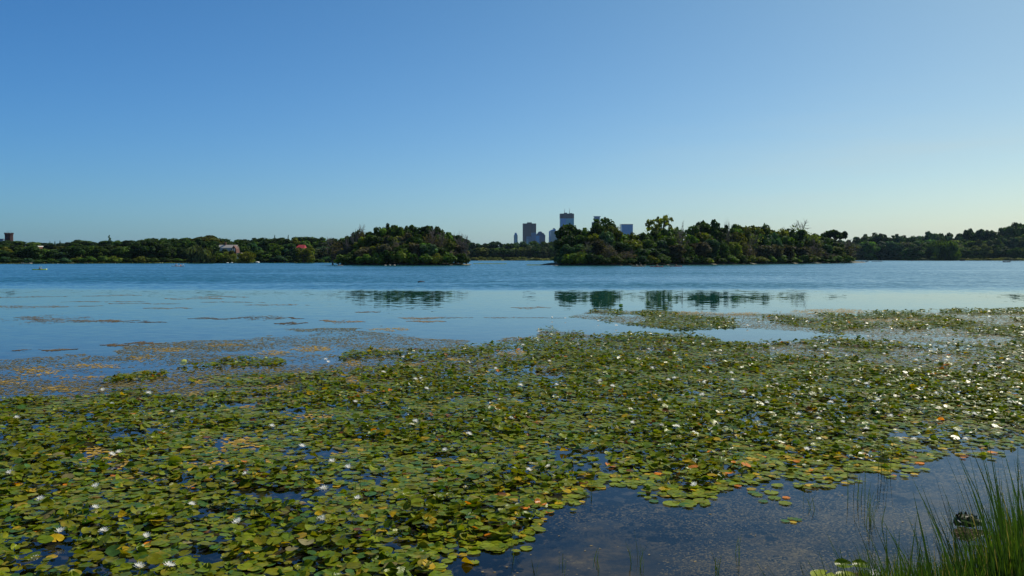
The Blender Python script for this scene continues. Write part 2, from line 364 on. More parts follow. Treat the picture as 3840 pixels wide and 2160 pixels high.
# ------------------------------------------------------------------ trees
def leaf_cloud(lobes, nper, size, r, squash=.8, up=.0, droop=False):
    """random leaf-clump quads on the shells of lobes; returns V, quads, tint"""
    P = []; T = []; Nn = []
    for (c, rad, b) in lobes:
        n = max(6, int(nper * (rad / .16) ** 2))
        d = r.normal(size=(n, 3)); d /= np.linalg.norm(d, axis=1)[:, None]
        rr_ = rad * (1 - .45 * r.random(n) ** 2)
        p = np.array(c) + d * rr_[:, None] * np.array([1, 1, squash])
        P.append(p); Nn.append(d)
        T.append((.25 + .75 * b ** 1.6) * (.65 + .7 * r.random(n)))
    P = np.vstack(P); Nn = np.vstack(Nn); T = np.concatenate(T); n = len(P)
    nn = Nn + r.normal(size=(n, 3)) * .55; nn[:, 2] += .25; nn /= np.linalg.norm(nn, axis=1)[:, None]
    a = np.cross(nn, r.normal(size=(n, 3))); a /= np.linalg.norm(a, axis=1)[:, None]; b = np.cross(nn, a)
    s = size * (.55 + .8 * r.random(n))[:, None]; e = (.6 + .4 * r.random(n))[:, None]
    if droop:
        a = np.tile([0, 0, -1.0], (n, 1)) + r.normal(size=(n, 3)) * .12; e = e * .35; s = s * 1.7
        b = np.cross(a, r.normal(size=(n, 3))); b /= np.linalg.norm(b, axis=1)[:, None]
    V = np.stack([P + a * s, P + b * s * e, P - a * s * .8, P - b * s * e], 1).reshape(-1, 3)
    hue = r.normal(size=n) * .06
    col = np.stack([T * (1 + hue), T, T * (1 - hue)], 1)
    return V, np.arange(n * 4), np.repeat(col, 4, 0), n
def limb(mb, a, b, r0, r1, r, sag=.04):
    a = np.array(a, float); b = np.array(b, float); m = (a + b) / 2 + r.normal(size=3) * sag * np.linalg.norm(b - a)
    mb.tube([a, m, b], [r0, (r0 + r1) / 2, r1], 5)
def twig(mb, p, d, L, rad, depth, r):
    e = p + d * L; limb(mb, p, e, rad, rad * .6, r, .06)
    if depth == 0: return
    for _ in range(3 if depth > 1 else 4):
        nd_ = d + r.normal(size=3) * .55; nd_[2] += .12; nd_ /= np.linalg.norm(nd_)
        twig(mb, p + (e - p) * (.45 + .55 * r.random()), nd_, L * (.55 + .2 * r.random()), rad * .55, depth - 1, r)
PROTO = {}
def proto(kind, k):
    r = np.random.default_rng(100 + k * 17 + sum(map(ord, kind))); mb = MB(); lobes = []; size = .050; nper = 105; sq = .8; droop = False
    def ell(n, c, s, rad, hollow=.35):
        for _ in range(n):
            d = r.normal(size=3); d /= np.linalg.norm(d); q = hollow + (1 - hollow) * r.random() ** .6
            lobes.append((np.array(c) + d * q * np.array(s), rad * (.7 + .6 * r.random()), .6 + .75 * r.random()))
    if kind == 'round': ell(26, (0, 0, .53), (.33, .33, .36), .16); ell(8, (0, 0, .2), (.30, .30, .10), .14); base = .2
    elif kind == 'tall': ell(28, (0, 0, .52), (.30, .30, .38), .145); ell(8, (0, 0, .18), (.28, .28, .10), .14); base = .15
    elif kind == 'oak':
        ell(22, (0, 0, .74), (.38, .38, .18), .095, .5); ell(16, (0, 0, .42), (.36, .36, .28), .14); base = .3
    elif kind == 'umbrella':
        nper = 120
        for _ in range(30):
            t = r.random() * 6.28; q = .38 * r.random() ** .5; lobes.append(((q * math.cos(t), q * math.sin(t), .86 - .5 * q + .04 * r.normal()), .085 * (.8 + .5 * r.random()), .6 + .6 * r.random()))
        base = .4; sq = .7
    elif kind == 'airy':
        ell(58, (0, 0, .74), (.40, .40, .24), .046, .3); ell(26, (0, 0, .36), (.34, .34, .30), .12); base = .2; nper = 150; size = .034
    elif kind == 'spiky':
        for _ in range(34):
            t = r.random() * 6.28; z = .12 + .72 * r.random(); q = .34 * (1 - .75 * max(0, z - .35)) * r.random() ** .5
            lobes.append(((q * math.cos(t), q * math.sin(t), z), .07 + .05 * r.random(), .6 + .7 * r.random()))
        for _ in range(22):
            t = r.random() * 6.28; q = .24 * r.random() ** .5; lobes.append(((q * math.cos(t), q * math.sin(t), .99 - q * .9 - .08 * r.random()), .032 + .02 * r.random(), .9))
        base = .1; sq = 1.4; size = .038; nper = 130
    elif kind == 'willow':
        ell(16, (0, 0, .6), (.34, .34, .26), .16); ell(10, (0, 0, .25), (.40, .40, .15), .15); base = .2; droop = True; size = .05; sq = 1.2
    elif kind == 'shrub':
        for _ in range(20):
            t = r.random() * 6.28; q = r.random() ** .5; z = .25 + .55 * (1 - q * q) * r.random()
            lobes.append(((.38 * q * math.cos(t), .38 * q * math.sin(t), z), .20 * (.8 + .4 * r.random()), .6 + .75 * r.random()))
        base = .05; size = .075; nper = 40
    elif kind == 'conifer':
        for z in np.linspace(.12, .95, 11):
            q = .38 * (1 - z) + .02; n = max(1, int(10 * (1 - z)) + 1)
            for m_ in range(n):
                t = 6.28 * (m_ + r.random()) / n; lobes.append(((q * math.cos(t), q * math.sin(t), z), .07 * (1.3 - z * .7), .7 + .5 * r.random()))
        lobes.append(((0, 0, .97), .03, 1)); base = 0; sq = .6
    elif kind == 'wispy':
        ell(22, (0, 0, .56), (.32, .32, .30), .13); base = .2; nper = 26; size = .03
    elif kind == 'bare': base = .25
    # trunk
    tr_top = np.array([.02 * r.normal(), .02 * r.normal(), .62 if kind != 'conifer' else .95])
    mb.tube([(0, 0, -.06), (0, 0, .02), tr_top * .5, tr_top], [.034, .026, .02, .008], 7)
    if kind in ('bare', 'wispy', 'airy'):
        for _ in range(8 if kind != 'airy' else 6):
            z = .2 + .4 * r.random(); d = r.normal(size=3) * (.55, .55, .2); d[2] = .5 + .6 * r.random(); d /= np.linalg.norm(d)
            twig(mb, np.array([tr_top[0] * z, tr_top[1] * z, z]), d, .24 + .08 * r.random(), .017 if kind == 'bare' else .012, 2 if kind != 'bare' else 3, r)
    for (c, rad, b) in lobes[:18 if kind not in ('umbrella', 'oak') else 30]:
        if kind == 'conifer': break
        z = base + (tr_top[2] - base) * r.random() ** .7
        limb(mb, (tr_top[0] * z / .62, tr_top[1] * z / .62, z), c, .011, .003, r)
    trunk = mb.mesh('trunk'); trunk.materials.append(M['dead'] if kind in ('bare', 'wispy') else M['bark'])
    crown = None
    if lobes:
        V, idx, T, n = leaf_cloud(lobes, nper, size, r, sq, droop=droop)
        V[:, 2] = np.maximum(V[:, 2], .01); crown = np_mesh('crown', V, [4] * n, idx, False, T); crown.materials.append(M['crown'])
        mx = V[:, 2].max()
    else: mx = max(v.co.z for v in trunk.vertices)
    rad = float(np.percentile(np.abs(V[:, :2]), 97)) if lobes else max(max(abs(v.co.x), abs(v.co.y)) for v in trunk.vertices)
    return trunk, crown, mx, rad
def get_proto(kind, k):
    if (kind, k) not in PROTO: PROTO[(kind, k)] = proto(kind, k)
    return PROTO[(kind, k)]
COL = {'dark green': (.036, .070, .014), 'green': (.062, .112, .016), 'olive': (.105, .125, .016), 'yellow-green': (.15, .165, .022),
       'grey-green': (.085, .115, .050), 'bluish green': (.038, .084, .038), 'brownish': (.082, .074, .044), 'rusty': (.13, .07, .04), 'pale green': (.14, .16, .06)}
NAMES = {'round': 'broadleaf_tree', 'tall': 'broadleaf_tree', 'oak': 'oak_tree', 'umbrella': 'oak_tree', 'airy': 'cottonwood_tree', 'spiky': 'cottonwood_tree',
         'willow': 'willow_tree', 'shrub': 'shrub', 'conifer': 'spruce_tree', 'wispy': 'dying_tree', 'bare': 'dead_tree'}
WORD = {'round': 'round-crowned tree', 'tall': 'tall-crowned tree', 'oak': 'broad-topped oak', 'umbrella': 'umbrella-shaped oak', 'airy': 'loose open-crowned tree', 'spiky': 'ragged spiky-topped tree',
        'willow': 'drooping willow', 'shrub': 'low shrub', 'conifer': 'pointed spruce', 'wispy': 'half-bare twiggy tree', 'bare': 'leafless grey tree'}
NTREE = [0]
def tree(X, Y, zb, ztop, width, kind, col, label, group):
    tk, cr, mx, rad = get_proto(kind, R.randrange(3)); h = (ztop - zb) / mx; w = width / (2 * rad)
    t = empty(NAMES[kind], label, 'shrub' if kind == 'shrub' else 'tree', (X, Y, zb), R.random() * 6.28, group)
    t.scale = (w, w, h)
    link('trunk', tk, None, t)
    if cr:
        c = link('crown', cr, None, t); v = .62 + .75 * R.random(); b = COL[col]
        c.color = (b[0] * v * (.9 + .2 * R.random()), b[1] * v, b[2] * v, 1)
    NTREE[0] += 1; return t
ORD = ['first', 'second', 'third', 'fourth', 'fifth', 'sixth', 'seventh', 'eighth', 'ninth', 'tenth', 'eleventh', 'twelfth', 'thirteenth', 'fourteenth', 'fifteenth', 'sixteenth', 'seventeenth', 'eighteenth', 'nineteenth', 'twentieth']
def ordn(n):
    if n < 20: return ORD[n]
    tens = {2: 'twenty', 3: 'thirty', 4: 'forty', 5: 'fifty'}[(n + 1) // 10]; u = (n + 1) % 10
    return tens + '-' + ORD[u - 1] if u else tens[:-1] + 'ieth'
def row(x0, x1, Dfn, prof, wpx, kinds, cols, place, group, zfn=None, topj=9, step=.62):
    xs = [p[0] for p in prof]; ys = [p[1] for p in prof]; x = x0 + wpx * .3; n = nout = 0
    while x < x1:
        w = wpx * (.75 + .5 * R.random()); D = Dfn(x) * (1 + .012 * (R.random() - .5)); X = XD(x, D)
        kind = R.choice(kinds); col = R.choice(cols)
        if kind == 'wispy': col = R.choice(['brownish', 'grey-green', 'brownish'])
        top = float(np.interp(x, xs, ys)) - 3 + abs(R.gauss(0, topj * .5))
        zb = (zfn(X, D) if zfn else max(0.05, lz(X, D))) - .1
        zt = max(at(x, top, D).z, zb + 1.2)
        inside = -w / 2 < x < 3840 + w / 2
        tree(X, D, zb, zt, w / F * D, kind, col, '%s %s %s, %s' % (col, WORD[kind], place, ordn(n) + ' from left' if inside else ordn(nout) + ' past %s edge' % ('left' if x < 0 else 'right')), group)
        x += w * step * (.8 + .4 * R.random()); n += inside; nout += not inside
SK_L = [(0, 900), (60, 905), (110, 907), (150, 910), (200, 913), (235, 914), (290, 901), (320, 900), (350, 908), (420, 903), (470, 899), (520, 906), (545, 893), (600, 891), (640, 895), (680, 894), (740, 891), (768, 885), (800, 883), (835, 893), (858, 900), (900, 897), (940, 893), (980, 889), (1040, 890), (1100, 889), (1170, 887), (1230, 890), (1290, 891), (1340, 895), (1500, 900)]
MID_L = [(0, 912), (100, 925), (180, 930), (260, 922), (400, 918), (480, 925), (560, 900), (640, 905), (760, 893), (840, 905), (900, 905), (960, 898), (1050, 892), (1150, 897), (1250, 900), (1500, 905)]
FR_L = [(0, 938), (60, 930), (110, 914), (170, 935), (260, 914), (330, 912), (400, 935), (470, 925), (560, 900), (620, 915), (690, 922), (760, 935), (830, 948), (900, 950), (960, 950), (1000, 920), (1060, 905), (1100, 912), (1130, 940), (1200, 925), (1260, 920), (1400, 920)]
G = 'trees along the left far shore'
row(-420, 1420, lambda x: 640, SK_L, 62, ['round', 'oak', 'round', 'tall'], ['dark green', 'dark green', 'bluish green', 'green'], 'on the left shore skyline', G, topj=4, step=.7)
row(-420, 1380, lambda x: 545, MID_L, 60, ['round', 'tall', 'oak'], ['olive', 'green', 'dark green', 'dark green'], 'in the middle row of left shore', G, step=.72)
row(-420, 800, lambda x: shore_dist(x) + 14, FR_L, 58, ['tall', 'tall', 'spiky', 'tall', 'round'], ['bluish green', 'dark green', 'dark green', 'green', 'dark green'], 'in the waterside row of left shore', G, step=.55, topj=14)
row(955, 1330, lambda x: shore_dist(x) + 14, FR_L, 62, ['tall', 'round', 'spiky'], ['bluish green', 'dark green', 'grey-green', 'green'], 'on the shore right of gambrel house', G, step=.7)
row(-420, 1300, lambda x: shore_dist(x) + 4, [(0, 962), (160, 968), (400, 960), (700, 966), (800, 974), (930, 972), (1000, 958), (1300, 958)], 46, ['shrub'], ['olive', 'dark green', 'green', 'dark green', 'bluish green', 'dark green'], 'at the waterline of left shore', 'shrubs along the left far shore', step=1.0)
GG = 'trees on the far shore between the islands'
row(1750, 2150, lambda x: 1010, [(1750, 905), (1800, 912), (1815, 915), (1860, 904), (1890, 914), (1920, 912), (1950, 907), (2000, 904), (2050, 905), (2150, 905)], 50, ['round', 'oak', 'tall'], ['dark green', 'bluish green'], 'on the skyline between islands', GG, topj=4)
row(1750, 2120, lambda x: 940, [(1750, 930), (1900, 928), (2000, 921), (2120, 925)], 44, ['round', 'tall', 'round'], ['olive', 'green', 'dark green', 'grey-green'], 'in the front row between the islands', GG)
row(1770, 2100, lambda x: 908, [(1750, 963), (1900, 965), (2100, 964)], 30, ['shrub'], ['yellow-green', 'olive'], 'at the waterline between islands', 'shrubs on the far shore between the islands', step=1.0)
GR = 'trees along the right far shore'
SK_R = [(3140, 900), (3215, 899), (3250, 876), (3290, 871), (3312, 882), (3340, 876), (3380, 881), (3410, 881), (3450, 889), (3472, 869), (3500, 863), (3530, 877), (3550, 873), (3590, 880), (3600, 866), (3640, 856), (3665, 864), (3690, 857), (3720, 869), (3750, 871), (3762, 857), (3800, 838), (3840, 836), (3900, 835)]
row(3130, 4400, lambda x: 1050, SK_R, 56, ['oak', 'round', 'oak'], ['dark green', 'dark green', 'bluish green'], 'on the right shore skyline', GR, topj=3, step=.6)
row(3150, 4400, lambda x: 985, [(3140, 925), (3250, 905), (3400, 905), (3500, 900), (3600, 898), (3700, 890), (3840, 880), (3900, 880)], 54, ['round', 'tall', 'oak'], ['dark green', 'grey-green', 'green', 'bluish green'], 'in the middle row of right shore', GR)
row(3170, 4400, lambda x: shore_dist(x) + 22, [(3150, 940), (3270, 925), (3350, 945), (3430, 920), (3540, 898), (3600, 930), (3680, 915), (3790, 925), (3900, 920)], 50, ['round', 'willow', 'round'], ['olive', 'green', 'dark green', 'dark green'], 'in the waterside row of right shore', GR, step=.8)
row(3200, 4400, lambda x: shore_dist(x) + 5, [(3200, 962), (3900, 966)], 36, ['shrub'], ['yellow-green', 'olive', 'dark green', 'pale green'], 'at the waterline of right shore', 'shrubs along the right far shore', step=1.15)
def front(fn, x):
    Dm = np.arange(285, 560, .5); z = island_z(fn, (x - 1920) / F * Dm, Dm); k_ = np.argmax(z > .12)
    return float(Dm[k_]) if z[k_] > .12 else None
# small island
z1 = lambda X, Y: float(island_z(isl1, np.array([X]), np.array([Y]))[0])
P1 = [(1225, 915), (1265, 902), (1300, 893), (1340, 872), (1370, 860), (1395, 853), (1430, 849), (1457, 845), (1500, 850), (1545, 842), (1575, 849), (1620, 846), (1650, 856), (1680, 871), (1700, 875), (1725, 886), (1760, 900), (1775, 925)]
G1 = 'trees on the small wooded island'
sh = lambda dy: [(a, b + dy) for a, b in P1]
row(1262, 1755, lambda x: 360, P1, 74, ['oak', 'round', 'oak'], ['dark green', 'green', 'dark green'], 'on the small island skyline', G1, z1, topj=3, step=.62)
row(1250, 1750, lambda x: 348, sh(26), 66, ['round', 'tall', 'wispy', 'round'], ['olive', 'green', 'brownish', 'green'], 'in mid-height row of small island', G1, z1, topj=12)
row(1262, 1750, lambda x: (front(isl1, x) or 344) + 7, sh(62), 62, ['round', 'tall', 'wispy'], ['green', 'bluish green', 'yellow-green', 'brownish'], 'in the lower row of small island', G1, z1, topj=12)
row(1270, 1750, lambda x: (front(isl1, x) or 344) + 2.2, [(1270, 955), (1400, 950), (1480, 935), (1560, 950), (1700, 945), (1760, 955)], 56, ['shrub'], ['olive', 'green', 'dark green', 'dark green', 'green'], 'at the foot of small island', 'shrubs on the small wooded island', z1, step=.7)
# large island
FX = np.arange(2060, 3240, 12); FD = [front(isl2, x_) for x_ in FX]; FX = [a_ for a_, b_ in zip(FX, FD) if b_]; FD = [b_ for b_ in FD if b_]
print('large island front', FX[0], FX[-1], FD[0], FD[-1])
D2 = lambda x: float(np.interp(x, FX, FD))
z2 = lambda X, Y: float(island_z(isl2, np.array([X]), np.array([Y]))[0])
P2 = [(2095, 900), (2112, 848), (2140, 837), (2170, 845), (2188, 852), (2215, 850), (2240, 830), (2265, 828), (2290, 850), (2320, 878), (2360, 872), (2395, 858), (2430, 868), (2450, 858), (2520, 850), (2560, 843), (2620, 841), (2645, 825), (2700, 832), (2725, 840), (2790, 840), (2840, 841), (2865, 846), (2900, 842), (2950, 851), (2990, 850), (3040, 858), (3080, 877), (3130, 895), (3170, 905), (3200, 925)]
G2 = 'trees on the large wooded island'
s2 = lambda dy: [(a, b + dy) for a, b in P2]
row(2110, 3190, lambda x: D2(x) + 27, s2(3), 78, ['round', 'oak', 'spiky', 'tall'], ['dark green', 'green', 'dark green', 'olive'], 'on the large island skyline', G2, z2, topj=6, step=.6)
row(2105, 3190, lambda x: D2(x) + 16, s2(30), 70, ['round', 'tall', 'spiky', 'wispy', 'tall'], ['olive', 'green', 'dark green', 'bluish green'], 'in mid-height row of large island', G2, z2, topj=14)
row(2110, 3190, lambda x: D2(x) + 7, s2(66), 64, ['round', 'tall', 'wispy', 'spiky'], ['green', 'bluish green', 'olive', 'dark green', 'brownish'], 'in the lower row of large island', G2, z2, topj=14, step=.66)
row(2085, 3195, lambda x: D2(x) + 2.2, [(2080, 950), (2230, 948), (2300, 960), (2500, 955), (2700, 958), (3000, 955), (3200, 952)], 54, ['shrub'], ['dark green', 'green', 'olive', 'bluish green', 'dark green'], 'at the foot of large island', 'shrubs on the large wooded island', z2, step=.75)
# trees singled out by the photo: x, top y, width px, depth, kind, colour, base function, label
L0 = lambda X, Y: max(0.05, lz(X, Y))
for (x, ty, w, D, kind, col, zf, lab) in [
    (413, 881, 26, 600, 'conifer', 'bluish green', L0, 'tall spruce standing above the left shore skyline, the tallest pointed one'),
    (190, 903, 10, 640, 'conifer', 'dark green', L0, 'small spruce tip right of the brick tower, first of a trio'),
    (208, 903, 11, 640, 'conifer', 'dark green', L0, 'small spruce tip right of the brick tower, middle of a trio'),
    (228, 901, 12, 630, 'conifer', 'bluish green', L0, 'small spruce tip right of the brick tower, largest of a trio'),
    (443, 899, 9, 640, 'conifer', 'dark green', L0, 'tiny spruce tip just right of the tallest spruce'),
    (1032, 880, 18, 560, 'conifer', 'dark green', L0, 'dark pointed conifer on the skyline right of the gambrel house'),
    (1083, 880, 16, 570, 'conifer', 'dark green', L0, 'dark pointed conifer on the skyline above the red roof'),
    (785, 881, 120, 560, 'round', 'olive', L0, 'big dome-shaped olive tree behind and left of the gambrel house'),
    (750, 914, 92, 446, 'willow', 'grey-green', L0, 'grey-green weeping willow at the water left of the gambrel house'),
    (840, 932, 44, 480, 'round', 'dark green', L0, 'dark tree in front of the left half of the gambrel house'),
    (866, 938, 44, 470, 'round', 'olive', L0, 'olive tree covering the middle of the gambrel house'),
    (818, 948, 46, 462, 'round', 'green', L0, 'green bushy tree below the left end of the gambrel house'),
    (848, 955, 50, 456, 'shrub', 'olive', L0, 'broad olive shrub on the lawn before the gambrel house'),
    (803, 915, 46, 490, 'tall', 'dark green', L0, 'dark tree touching the left end of the gambrel house'),
    (918, 912, 44, 520, 'round', 'dark green', L0, 'dark tree touching the right end of the gambrel house'),
    (950, 905, 50, 530, 'round', 'bluish green', L0, 'bluish tree right behind the gambrel house annex'),
    (1118, 926, 34, 490, 'round', 'dark green', L0, 'dark tree just left of and below the red roof'),
    (1158, 918, 40, 500, 'round', 'olive', L0, 'olive tree hiding the right end of the red roof'),
    (925, 941, 62, 452, 'willow', 'yellow-green', L0, 'rounded yellow-green willow bush just right of the gambrel house'),
    (1140, 928, 60, 462, 'oak', 'olive', L0, 'open oak with visible trunks below the red-roofed house'),
    (20, 925, 50, 452, 'round', 'yellow-green', L0, 'yellow-green bushy tree at the water in the far left corner'),
    (2265, 806, 0, 0, None, None, None, None),
    (2264, 813, 112, 350, 'spiky', 'dark green', z2, 'tall dark pointed cottonwood in front of the flared-top skyscraper'),
    (2135, 836, 84, 346, 'spiky', 'green', z2, 'tall ragged tree in front of the capped tower with two masts'),
    (2318, 838, 56, 356, 'bare', 'brownish', z2, 'leafless grey tree left of the square blue tower'),
    (2480, 806, 96, 366, 'airy', 'yellow-green', z2, 'tallest tree of the large island with loose yellowish crown'),
    (2558, 822, 26, 372, 'bare', 'brownish', z2, 'thin bare snag right of the tallest loose-crowned tree'),
    (2650, 821, 70, 380, 'oak', 'dark green', z2, 'dark high-topped oak at the middle of the large island'),
    (2726, 812, 30, 392, 'bare', 'brownish', z2, 'tall dead spike rising from the middle of large island'),
    (2868, 835, 40, 425, 'spiky', 'dark green', z2, 'dark twin-tipped tree right of centre on the large island'),
    (2998, 842, 84, 455, 'wispy', 'grey-green', z2, 'greyish thin-leaved tree near the right end of large island'),
    (3130, 860, 84, 505, 'umbrella', 'dark green', z2, 'dark umbrella-shaped oak standing clear at the large island right end'),
    (3050, 905, 80, 452, 'wispy', 'brownish', z2, 'brownish twiggy thicket tree near the right tip of large island'),
    (3165, 905, 84, 494, 'wispy', 'brownish', z2, 'brown drooping twiggy tree at the right tip of large island'),
    (2170, 942, 120, 320, 'shrub', 'olive', z2, 'large mounded olive shrub at the left tip of large island'),
    (2230, 955, 56, 320, 'shrub', 'yellow-green', z2, 'small yellowish shrub right of the big mounded one'),
    (1332, 856, 52, 350, 'bare', 'brownish', z1, 'leafless brown tree at the left shoulder of the small island'),
    (1305, 874, 40, 346, 'bare', 'brownish', z1, 'shorter leafless tree at far left of the small island'),
    (1358, 857, 44, 352, 'wispy', 'brownish', z1, 'reddish twiggy tree left of the small island summit'),
    (1457, 836, 44, 362, 'oak', 'dark green', z1, 'dark tuft-topped tree at the summit of the small island'),
    (1724, 862, 58, 350, 'bare', 'brownish', z1, 'leafless grey tree near the right end of the small island'),
    (1750, 878, 60, 345, 'bare', 'brownish', z1, 'leafless grey tree at the right tip of small island'),
    (1248, 902, 80, 352, 'wispy', 'brownish', lambda X, Y: .1, 'brownish thin tree overhanging the left tip of small island'),
    (3420, 915, 66, 925, 'round', 'dark green', L0, 'dark rounded tree by the water on the right shore grass'),
    (3545, 896, 84, 930, 'willow', 'green', L0, 'big green willow-like tree left of the open grass, right shore'),
    (3810, 833, 70, 1020, 'oak', 'dark green', L0, 'tallest dark oak at the extreme right of the far shore')]:
    if kind is None: continue
    X = XD(x, D); zb = max(0.02, zf(X, D)) - .1
    tree(X, D, zb, at(x, ty, D).z, w / F * D, kind, col, lab, None)
print('TREES', NTREE[0])

# ------------------------------------------------------------------ buildings far off
def win_mat(name, wall, glass, sx, sz, fx=.6, fz=.6, rough=.3, spec=.5):
    """rows and columns of windows as one surface pattern, by object coordinates in metres"""
    m, nt, p, o = mat(name); tc = nd(nt, 'ShaderNodeTexCoord'); s = nd(nt, 'ShaderNodeSeparateXYZ'); nt.links.new(tc.outputs['Object'], s.inputs[0])
    h = math_(nt, 'ADD', s.outputs[0], s.outputs[1])
    a = math_(nt, 'LESS_THAN', math_(nt, 'FRACT', math_(nt, 'DIVIDE', h, sx)), fx)
    b = math_(nt, 'LESS_THAN', math_(nt, 'FRACT', math_(nt, 'DIVIDE', s.outputs[2], sz)), fz)
    f = math_(nt, 'MULTIPLY', a, b)
    nt.links.new(mixc(nt, f, wall, glass), p.inputs['Base Color'])
    nt.links.new(math_(nt, 'SUBTRACT', .75, math_(nt, 'MULTIPLY', f, .75 - rough)), p.inputs['Roughness']); p.inputs['Specular IOR Level'].default_value = spec
    return m
DT = 4000.0
def tower(label, x0, x1, ytop, D, build, rz=0.0):
    X0, X1 = XD(x0, D), XD(x1, D); h = at(x0, ytop, D).z
    t = empty('skyscraper', label, 'skyscraper', ((X0 + X1) / 2, D, 0), rz, 'downtown skyscrapers beyond the lake'); build(t, X1 - X0, h); return t
def prism(mb, w, d, z0, z1, ch=0, w1=None):
    w1 = w if w1 is None else w1
    def ring(w, z):
        a, b = w / 2, d / 2 * w / max(w, 1)
        if ch: return [(-a + ch, -b, z), (a - ch, -b, z), (a, -b + ch, z), (a, b - ch, z), (a - ch, b, z), (-a + ch, b, z), (-a, b - ch, z), (-a, -b + ch, z)]
        return [(-a, -b, z), (a, -b, z), (a, b, z), (-a, b, z)]
    r0, r1 = ring(w, z0), ring(w1, z1); n = len(r0)
    mb.add(r0 + r1, [tuple(range(n))[::-1], tuple(range(n, 2 * n))] + [(i, (i + 1) % n, n + (i + 1) % n, n + i) for i in range(n)])
mB = dict(
    brown=win_mat('brown_stone_fins', (.09, .05, .06), (.022, .02, .04), 6.0, 4.0, .5, 1.1),
    blue=win_mat('blue_glass', (.035, .24, .62), (.02, .17, .52), 5.0, 4.0, .9, .7, .12),
    teal=win_mat('teal_glass', (.05, .32, .50), (.03, .24, .44), 4.0, 4.0, .9, .75, .12),
    pale=win_mat('pale_banded', (.34, .42, .5), (.06, .17, .32), 9.0, 4.2, .95, .55, .2),
    slim=win_mat('pale_blue_glass', (.2, .38, .52), (.08, .24, .4), 3.5, 4.0, .8, .6, .15),
    dark=win_mat('dark_navy', (.03, .055, .17), (.02, .035, .12), 4.0, 4.0, .6, .6),
    cap=solid('dark_cap', (.025, .022, .045), .6), grey=win_mat('grey_blue_stone', (.12, .20, .36), (.05, .11, .28), 5.0, 4.0, .5, .6),
    mast=solid('mast_steel', (.4, .4, .42), .5))
def b_slim(t, w, h):
    a = MB(); prism(a, w, w, 0, h - 10, 4); a.build('wall', mB['slim'], t)
    a = MB(); prism(a, w * .7, w * .7, h - 10, h - 2, 3); prism(a, w * .35, w * .35, h - 2, h + 2, 0); a.build('roof_cap', mB['blue'], t)
    for s in (-1, 1):
        a = MB(); a.box(s * w * .42 - 1.3, s * w * .42 + 1.3, -w / 2 - .6, -w / 2 - .1, h * .35, h - 12); a.build('dark_fin', mB['dark'], t)
def b_brown(t, w, h):
    a = MB(); prism(a, w, w * .8, 0, h - 5, 2); a.build('wall', mB['brown'], t)
    n = 8
    for k in range(n):
        x = -w / 2 + w * (k + .5) / n; a = MB(); a.box(x - 1.2, x + 1.2, -w * .4 - 1.2, -w * .4 + .3, 0, h - 8); a.build('pier', solid_brown, t)
    a = MB(); prism(a, w * .36, w * .3, h - 5, h + 1); a.build('penthouse', solid_brown, t)
solid_brown = solid('brown_granite', (.075, .042, .052), .7)
def b_steps(t, w, h):
    a = MB(); a.box(-w / 2, 0, -12, 12, 0, h * .86); a.box(0, w * .5, -14, 14, 0, h); a.build('wall', mB['grey'], t)
    a = MB(); a.box(-w * .5, -w * .3, -15, -11.9, 0, h * .75); a.build('glass_bay', mB['slim'], t)
def b_peak(t, w, h):
    a = MB(); a.box(-w / 2, w / 2, -18, 18, 0, h * .86)
    a.add([(-w * .5, -18, h * .86), (w * .5, -18, h * .86), (w * .5, 18, h * .86), (-w * .5, 18, h * .86), (-w * .2, -10, h * .99), (w * .05, -10, h), (w * .05, 10, h), (-w * .2, 10, h * .99)],
          [(0, 1, 5, 4), (1, 2, 6, 5), (2, 3, 7, 6), (3, 0, 4, 7), (4, 5, 6, 7)]); a.build('wall', mB['dark'], t)
    a = MB(); a.box(w * .1, w * .38, -16, 16, h * .86, h * .93); a.build('roof_step', mB['cap'], t)
    a = MB(); a.box(-w * .5 - .6, -w * .12, -19, -17, 0, h * .84); a.build('glass_bay', mB['blue'], t)
def b_curve(t, w, h):
    a = MB(); n = 8; vs = []
    for k in range(n + 1):
        x = -w / 2 + w * k / n; z = h - 12 * (1 - (k / n)) ** 2
        vs += [(x, -14, 0), (x, -14, z), (x, 14, z), (x, 14, 0)]
    fs = []
    for k in range(n):
        b = k * 4; fs += [(b, b + 4, b + 5, b + 1), (b + 1, b + 5, b + 6, b + 2), (b + 2, b + 6, b + 7, b + 3)]
    fs += [(0, 1, 2, 3), (n * 4 + 3, n * 4 + 2, n * 4 + 1, n * 4)]; a.add(vs, fs); a.build('wall', mB['blue'], t)
    a = MB(); a.box(w * .1, w * .4, -8, 8, h, h + 4); a.build('roof_plant', mB['dark'], t)
def b_band(t, w, h):
    a = MB(); a.box(-w / 2, w / 2, -20, 20, 0, h); a.build('wall', mB['pale'], t)
    a = MB(); a.box(-w * .5 - 8, -w * .5, -18, 18, 0, h * .8); a.build('side_wing', mB['blue'], t)
    a = MB(); a.box(w * .02, w * .3, -21, -19.9, h * .3, h * .92); a.build('light_panel', mB['slim'], t)
    a = MB(); a.box(w * .2, w * .5, -14, 14, h, h + 5); a.build('roof_plant', mB['grey'], t)
